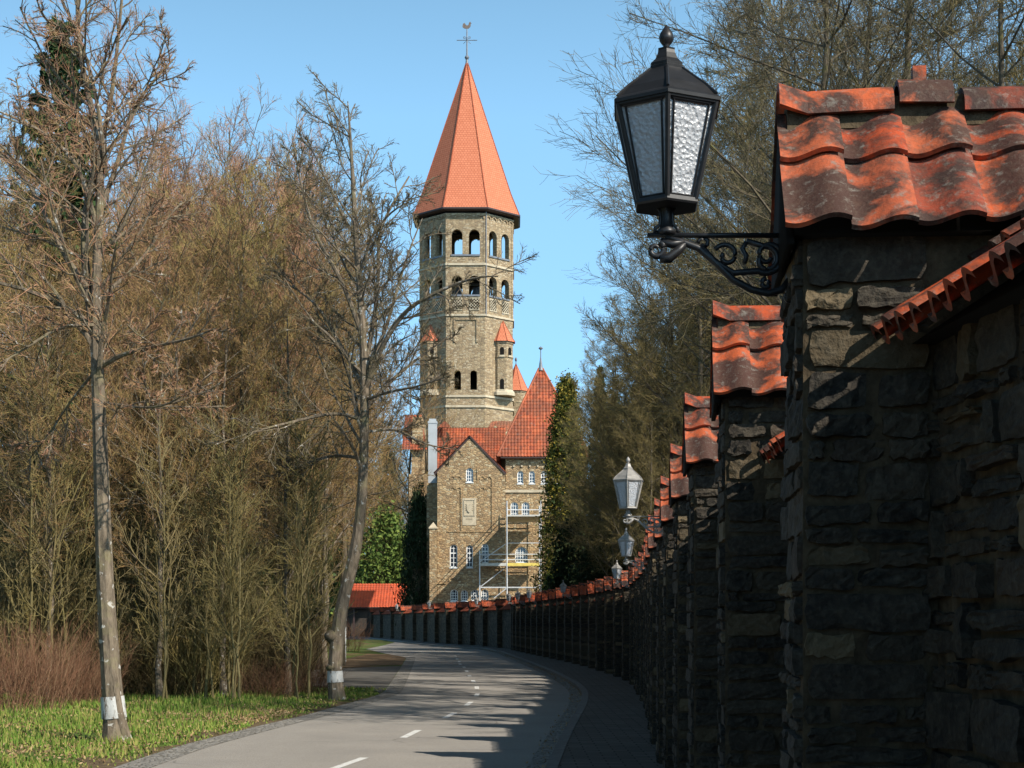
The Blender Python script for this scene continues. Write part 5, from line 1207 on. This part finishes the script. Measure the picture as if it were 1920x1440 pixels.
# undergrowth of the wood as one countless mass
xw, zw = (770-960)*183/F, 183; place_tree(VB[3], 'bare_tree', xw, zw, 2.2, 2, (EYE+(HZ-590)*zw/F-2.2)/22, label='bare tree behind the wall veiling the left corner of the bell tower', cat='tree')
TH = [thicket(300, 3, 2.8, 60, M_TWIGG, .0045, 16, .45), thicket(301, 2.6, 2.0, 150, M_REDB, .0035, 8), thicket(302, 3, 2.4, 60, M_UNDER, .0045, 16, .5)]
def merge_thickets(name, items, label, cat):
    b = MB()
    mats_ = [M_TWIGG, M_REDB, M_UNDER]
    for me, mi, x, y, z, rz, s in items:
        n = len(me.vertices); V = np.empty(n*3, np.float32); me.vertices.foreach_get('co', V); V = V.reshape(-1, 3)*s
        c, sn = math.cos(rz), math.sin(rz); V = np.stack([V[:, 0]*c-V[:, 1]*sn+x, V[:, 0]*sn+V[:, 1]*c+y, V[:, 2]+z], 1)
        lt = np.empty(len(me.loops), np.int32); me.loops.foreach_get('vertex_index', lt); cc = np.empty(n, np.float32); me.attributes['rnd'].data.foreach_get('value', cc)
        b.add(V, lt.reshape(-1, 4), mi, cc)
    return obj(name, b.mesh(name, mats_), None, label=label, cat=cat, kind='stuff')
it = []
for i in range(120):
    px = rgw.uniform(-40, 525); Z = rgw.uniform(42, 60); x = (px-960)*Z/F; k = rgw.choice([0, 2, 2, 2, 2]); it.append((TH[k], k, x, Z, float(terr_left(x, Z)), rgw.uniform(0, 6), rgw.uniform(.5, 1.15)))
for i in range(26):
    px = rgw.uniform(440, 560); Z = rgw.uniform(62, 120); x = min((px-960)*Z/F, lx(Z)-8.5); it.append((TH[0], 0, x, Z, float(terr_left(x, Z)), rgw.uniform(0, 6), rgw.uniform(.7, 1.3)))
merge_thickets('undergrowth', it, 'tangled brown and olive undergrowth filling the wood left of the road', 'undergrowth')
for i, (px, py, s) in enumerate([(60, 1335, .85), (120, 1330, .8), (5, 1345, .95), (165, 1325, .5)]):
    x, y = ground(px, py); y += 2.0; x = (px-960)*y/F
    obj('shrub', TH[1], None, (x, y, 0), i*.2, label='rust-brown leafless shrub at the wood edge, left of the nearest tree', cat='shrub', group='rust-brown shrubs at the far left').scale = (s, s, s)
x, y = ground(668, 1222); obj('shrub', TH[1], None, (x-1.2, y, 0), 0, label='small rust-brown leafless shrub beside the white marker pole', cat='shrub').scale = (1.1, 1.1, .95)
for px, py, s in [(560, 1302, .5), (590, 1300, .45), (500, 1312, .5)]:
    x, y = ground(px, py); obj('shrub', TH[1], None, (x, y+.5, 0), px, label='low reddish shrub at the wood edge left of the leaning tree', cat='shrub', group='low shrubs by the leaning tree').scale = (s, s, s)
# greens near the church, left
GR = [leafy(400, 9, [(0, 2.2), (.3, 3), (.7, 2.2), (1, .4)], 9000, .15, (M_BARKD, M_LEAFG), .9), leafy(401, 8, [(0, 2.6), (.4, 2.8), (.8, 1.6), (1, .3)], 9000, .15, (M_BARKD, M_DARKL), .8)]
for m_, px, Z, hpx, h, lab in [(0, 722, 212, 965, 9, 'fresh green young conifer between the leaning tree and the house'), (0, 752, 214, 1010, 9, 'smaller green young conifer nearer the corner of the house'), (1, 778, 191, 1098, 8, 'dark green bush behind the wall beside the red shed roof'), (1, 784, 171, 930, 8, 'added dark evergreen standing for the shaded wall left of the gabled house')]:  # the last dark evergreen is added in place of a shaded wall
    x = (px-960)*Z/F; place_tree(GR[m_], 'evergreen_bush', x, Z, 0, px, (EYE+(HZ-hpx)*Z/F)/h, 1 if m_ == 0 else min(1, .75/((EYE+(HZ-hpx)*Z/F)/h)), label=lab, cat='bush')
# -- right: conifer with golden leaves
CF = leafy(500, 26, [(0, 2.4), (.1, 3.1), (.4, 2.7), (.65, 1.9), (.85, 1.1), (.95, .5), (1, .1)], 36000, .17, (M_BARKD, M_GOLD), .9)
Zc = 143.; place_tree(CF, 'ivy_conifer', (1062-960)*Zc/F, Zc, 2.5, 0, (EYE+(HZ-712)*Zc/F-2.5)/26.2, label='tall narrow golden-green conifer clad in ivy before the tower house', cat='tree')
for px, Z, hpx, m_, lab in [(1030, 120, 1078, GR[0], 'bright green bush on the slope at the foot of the golden conifer'), (1060, 112, 1085, GR[0], 'bright green bush right of the one at the golden conifer foot')]:
    x = (px-960)*Z/F; z = float(terr_right(x, Z)); place_tree(m_, 'evergreen_bush', x, Z, z, px, (EYE+(HZ-hpx)*Z/F-z)/9, .8, label=lab, cat='bush')
# -- right: wood on the hillside
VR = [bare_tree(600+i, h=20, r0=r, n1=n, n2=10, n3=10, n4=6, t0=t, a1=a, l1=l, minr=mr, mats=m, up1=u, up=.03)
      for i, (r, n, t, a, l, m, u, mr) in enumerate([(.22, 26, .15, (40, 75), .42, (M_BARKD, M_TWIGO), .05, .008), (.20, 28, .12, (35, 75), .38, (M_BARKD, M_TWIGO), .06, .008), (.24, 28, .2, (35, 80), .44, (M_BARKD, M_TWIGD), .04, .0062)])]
def wr_(px, Z, hpx, v, lab, grp=None, name='bare_tree'):
    x = (px-960)*Z/F; z = float(terr_right(x, Z)); place_tree(VR[v], name, x, Z, z, rgw.uniform(0, 6.28), (EYE+(HZ-hpx)*Z/F-z)/21, label=lab, cat='tree', **({'group': grp} if grp else {}))
wr_(1560, 27, -330, 2, 'big bare tree with arching limbs behind the lantern, leaning from the right slope')
wr_(1700, 31, -420, 2, 'bare tree behind the nearest pier with many upright stems')
wr_(1860, 26, -380, 1, 'bare tree at the right edge, behind the nearest tiled pier')
wr_(1490, 36, 60, 2, 'grey bare tree reaching out low left behind the foreground lantern')
wr_(1620, 36, -260, 2, 'grey bare tree between the two big ones over the nearest cap')
wr_(1500, 42, -60, 0, 'bare olive tree seen right behind the big foreground lantern')
GRR = 'bare trees of the wood on the right slope'; LR = ['olive-brown bare tree with a dense tangled crown in the right-hand wood', 'brown bare tree with fine tangled twigs in the right-hand wood', 'dark grey bare tree with arching limbs in the right-hand wood']
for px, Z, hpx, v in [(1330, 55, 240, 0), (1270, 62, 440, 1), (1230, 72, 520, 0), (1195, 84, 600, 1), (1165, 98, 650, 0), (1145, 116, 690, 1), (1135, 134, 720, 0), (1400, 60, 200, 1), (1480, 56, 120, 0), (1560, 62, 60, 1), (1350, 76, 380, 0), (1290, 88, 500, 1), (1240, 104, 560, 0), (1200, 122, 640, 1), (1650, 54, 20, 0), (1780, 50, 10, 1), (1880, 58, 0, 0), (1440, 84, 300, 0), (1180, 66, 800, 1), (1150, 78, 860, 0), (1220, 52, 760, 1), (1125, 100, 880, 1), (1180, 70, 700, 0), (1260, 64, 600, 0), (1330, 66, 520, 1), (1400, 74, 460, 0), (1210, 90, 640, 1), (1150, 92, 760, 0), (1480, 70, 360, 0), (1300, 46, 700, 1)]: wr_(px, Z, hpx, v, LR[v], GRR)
for i, (px, Z, hpx) in enumerate([(1126, 128, 690), (1150, 120, 735), (1215, 112, 650), (1290, 100, 560), (1370, 96, 480), (1460, 92, 380), (1175, 92, 800), (1235, 88, 740), (1300, 84, 700), (1370, 80, 640), (1440, 76, 600), (1200, 104, 720)]):
    x = (px-960)*Z/F; z = float(terr_right(x, Z)); place_tree(SP[i % 2], 'spruce_tree', x, Z, z, i, (EYE+(HZ-hpx)*Z/F-z)/18, (.55 if i == 0 else 1), label='nearly black spruce at the skyline right of the conifer' if i == 0 else 'dark spruce deep in the right-hand wood', cat='tree', **({} if i == 0 else {'group': 'spruces deep inside the right wood'}))
HD = leafy(700, 5, [(0, 1.8), (.4, 2.1), (.8, 1.5), (1, .5)], 9000, .14, (M_BARKD, M_DARKL), .8)  # added bushes, deep shade above the wall put into their dark leaves
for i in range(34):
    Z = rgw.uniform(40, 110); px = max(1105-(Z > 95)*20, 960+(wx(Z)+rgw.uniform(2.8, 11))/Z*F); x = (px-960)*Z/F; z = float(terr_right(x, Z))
    hpx = rgw.uniform(985, 1060); place_tree(HD, 'evergreen_bush', x, Z, z, i, max(.5, (EYE+(HZ-hpx)*Z/F-z)/5), .8, label='dark evergreen bush added for the deep shade above the wall, below the right wood', cat='bush', group='dark bushes above the wall')

# ---------------------------------------------------------------- grass, leaves, marker pole
def gh(x, y): return terr_left(x, y)
n = 60000; gx = rng.uniform(-16, 0, n*2); gy_ = 18+rng.random(n*2)**1.6*38; d_ = lx(gy_)-gx; dl = lx(np.clip(gy_, 0, 400))
keep = (d_ > 0) & (d_ < 9) & (gx/gy_ > -.36)
gx, gy_ = gx[keep][:n], gy_[keep][:n]; clump = np.sin(gx*1.7+np.sin(gy_*1.1)*2)*np.sin(gy_*.9+gx*.6)
dd_ = lx(gy_)-gx; k2 = (rng.random(len(gx)) < .15+.85*np.clip(dd_*.9+.4*clump, 0, 1)) & (clump+rng.normal(0, .35, len(gx)) > -.62)
kpx, kpy = 960+gx/gy_*F, HZ+F*EYE/gy_
k2 &= ~((kpx > 535) & (kpy > 1225) & (kpy < 1292)); gx, gy_, clump = gx[k2], gy_[k2], clump[k2]
m_ = len(gx); hgt = rng.uniform(.04, .12, m_)*(1+.5*clump)*np.clip(.5+.5*(lx(gy_)-gx), .35, 1.3); a = rng.uniform(0, 2*PI, m_); wd = .010+.0003*gy_
bx, by = np.cos(a)*wd, np.sin(a)*wd; ln_ = rng.normal(0, .03, (m_, 2)); z0 = terr_left(gx, gy_)
V = np.stack([np.stack([gx-bx, gy_-by, z0], 1), np.stack([gx+bx, gy_+by, z0], 1), np.stack([gx+ln_[:, 0]+bx*.2, gy_+ln_[:, 1], z0+hgt], 1)], 1).reshape(-1, 3)
gr = MB().add(V, np.arange(m_*3).reshape(-1, 3), 0, np.repeat(np.clip(rng.random(m_)*.75+.25*(clump < -.2)+.45*np.exp(-np.maximum(0, lx(gy_)-gx)/.7)*rng.random(m_), 0, 1), 3))
obj('grass', gr.mesh('grass', M_BLADE), None, label='short spring grass on the verge at the lower left', cat='grass', kind='stuff')
lp = []
for i in range(9000):
    px = rng.normal(470, 70) if i < 3500 else rng.uniform(0, 700); py = rng.normal(1343, 9) if i < 3500 else rng.uniform(1305, 1440)
    x, y = ground(px, max(py, 1290)); 
    if lx(y)-.3-x > 0: lp.append((x, y))
lp = np.array(lp); kerbl = np.array([(kerb[i, 0]-rng.random()**2*.35, kerb[i, 1]+rng.uniform(-.4, .4)) for i in rng.integers(20, 180, 1500)])
pts = np.concatenate([lp, kerbl]); C = np.c_[pts, .03+rng.random(len(pts))*.05+terr_left(pts[:, 0], pts[:, 1])]
b = MB(); leaf_cards(b, C, rng, .024, 0); obj('leaf_litter', b.mesh('leaf_litter', M_DRYL), None, label='scattered dry brown leaves on the verge and along the kerb', cat='dead leaves', kind='stuff')
mx, my = ground(647, 1242); MP = empty('marker_pole', (mx, my, 0), label='thin white marker pole on the grass right behind the leaning tree', cat='pole')
obj('shaft', MB().tube([(0, 0, 0), (0, 0, 82*my/F)], .05, 8).mesh('shaft', M_WHITE), MP)
obj('tip', MB().tube([(0, 0, 82*my/F), (0, 0, 92*my/F)], .052, 8).mesh('tip', M_GUTTER), MP)
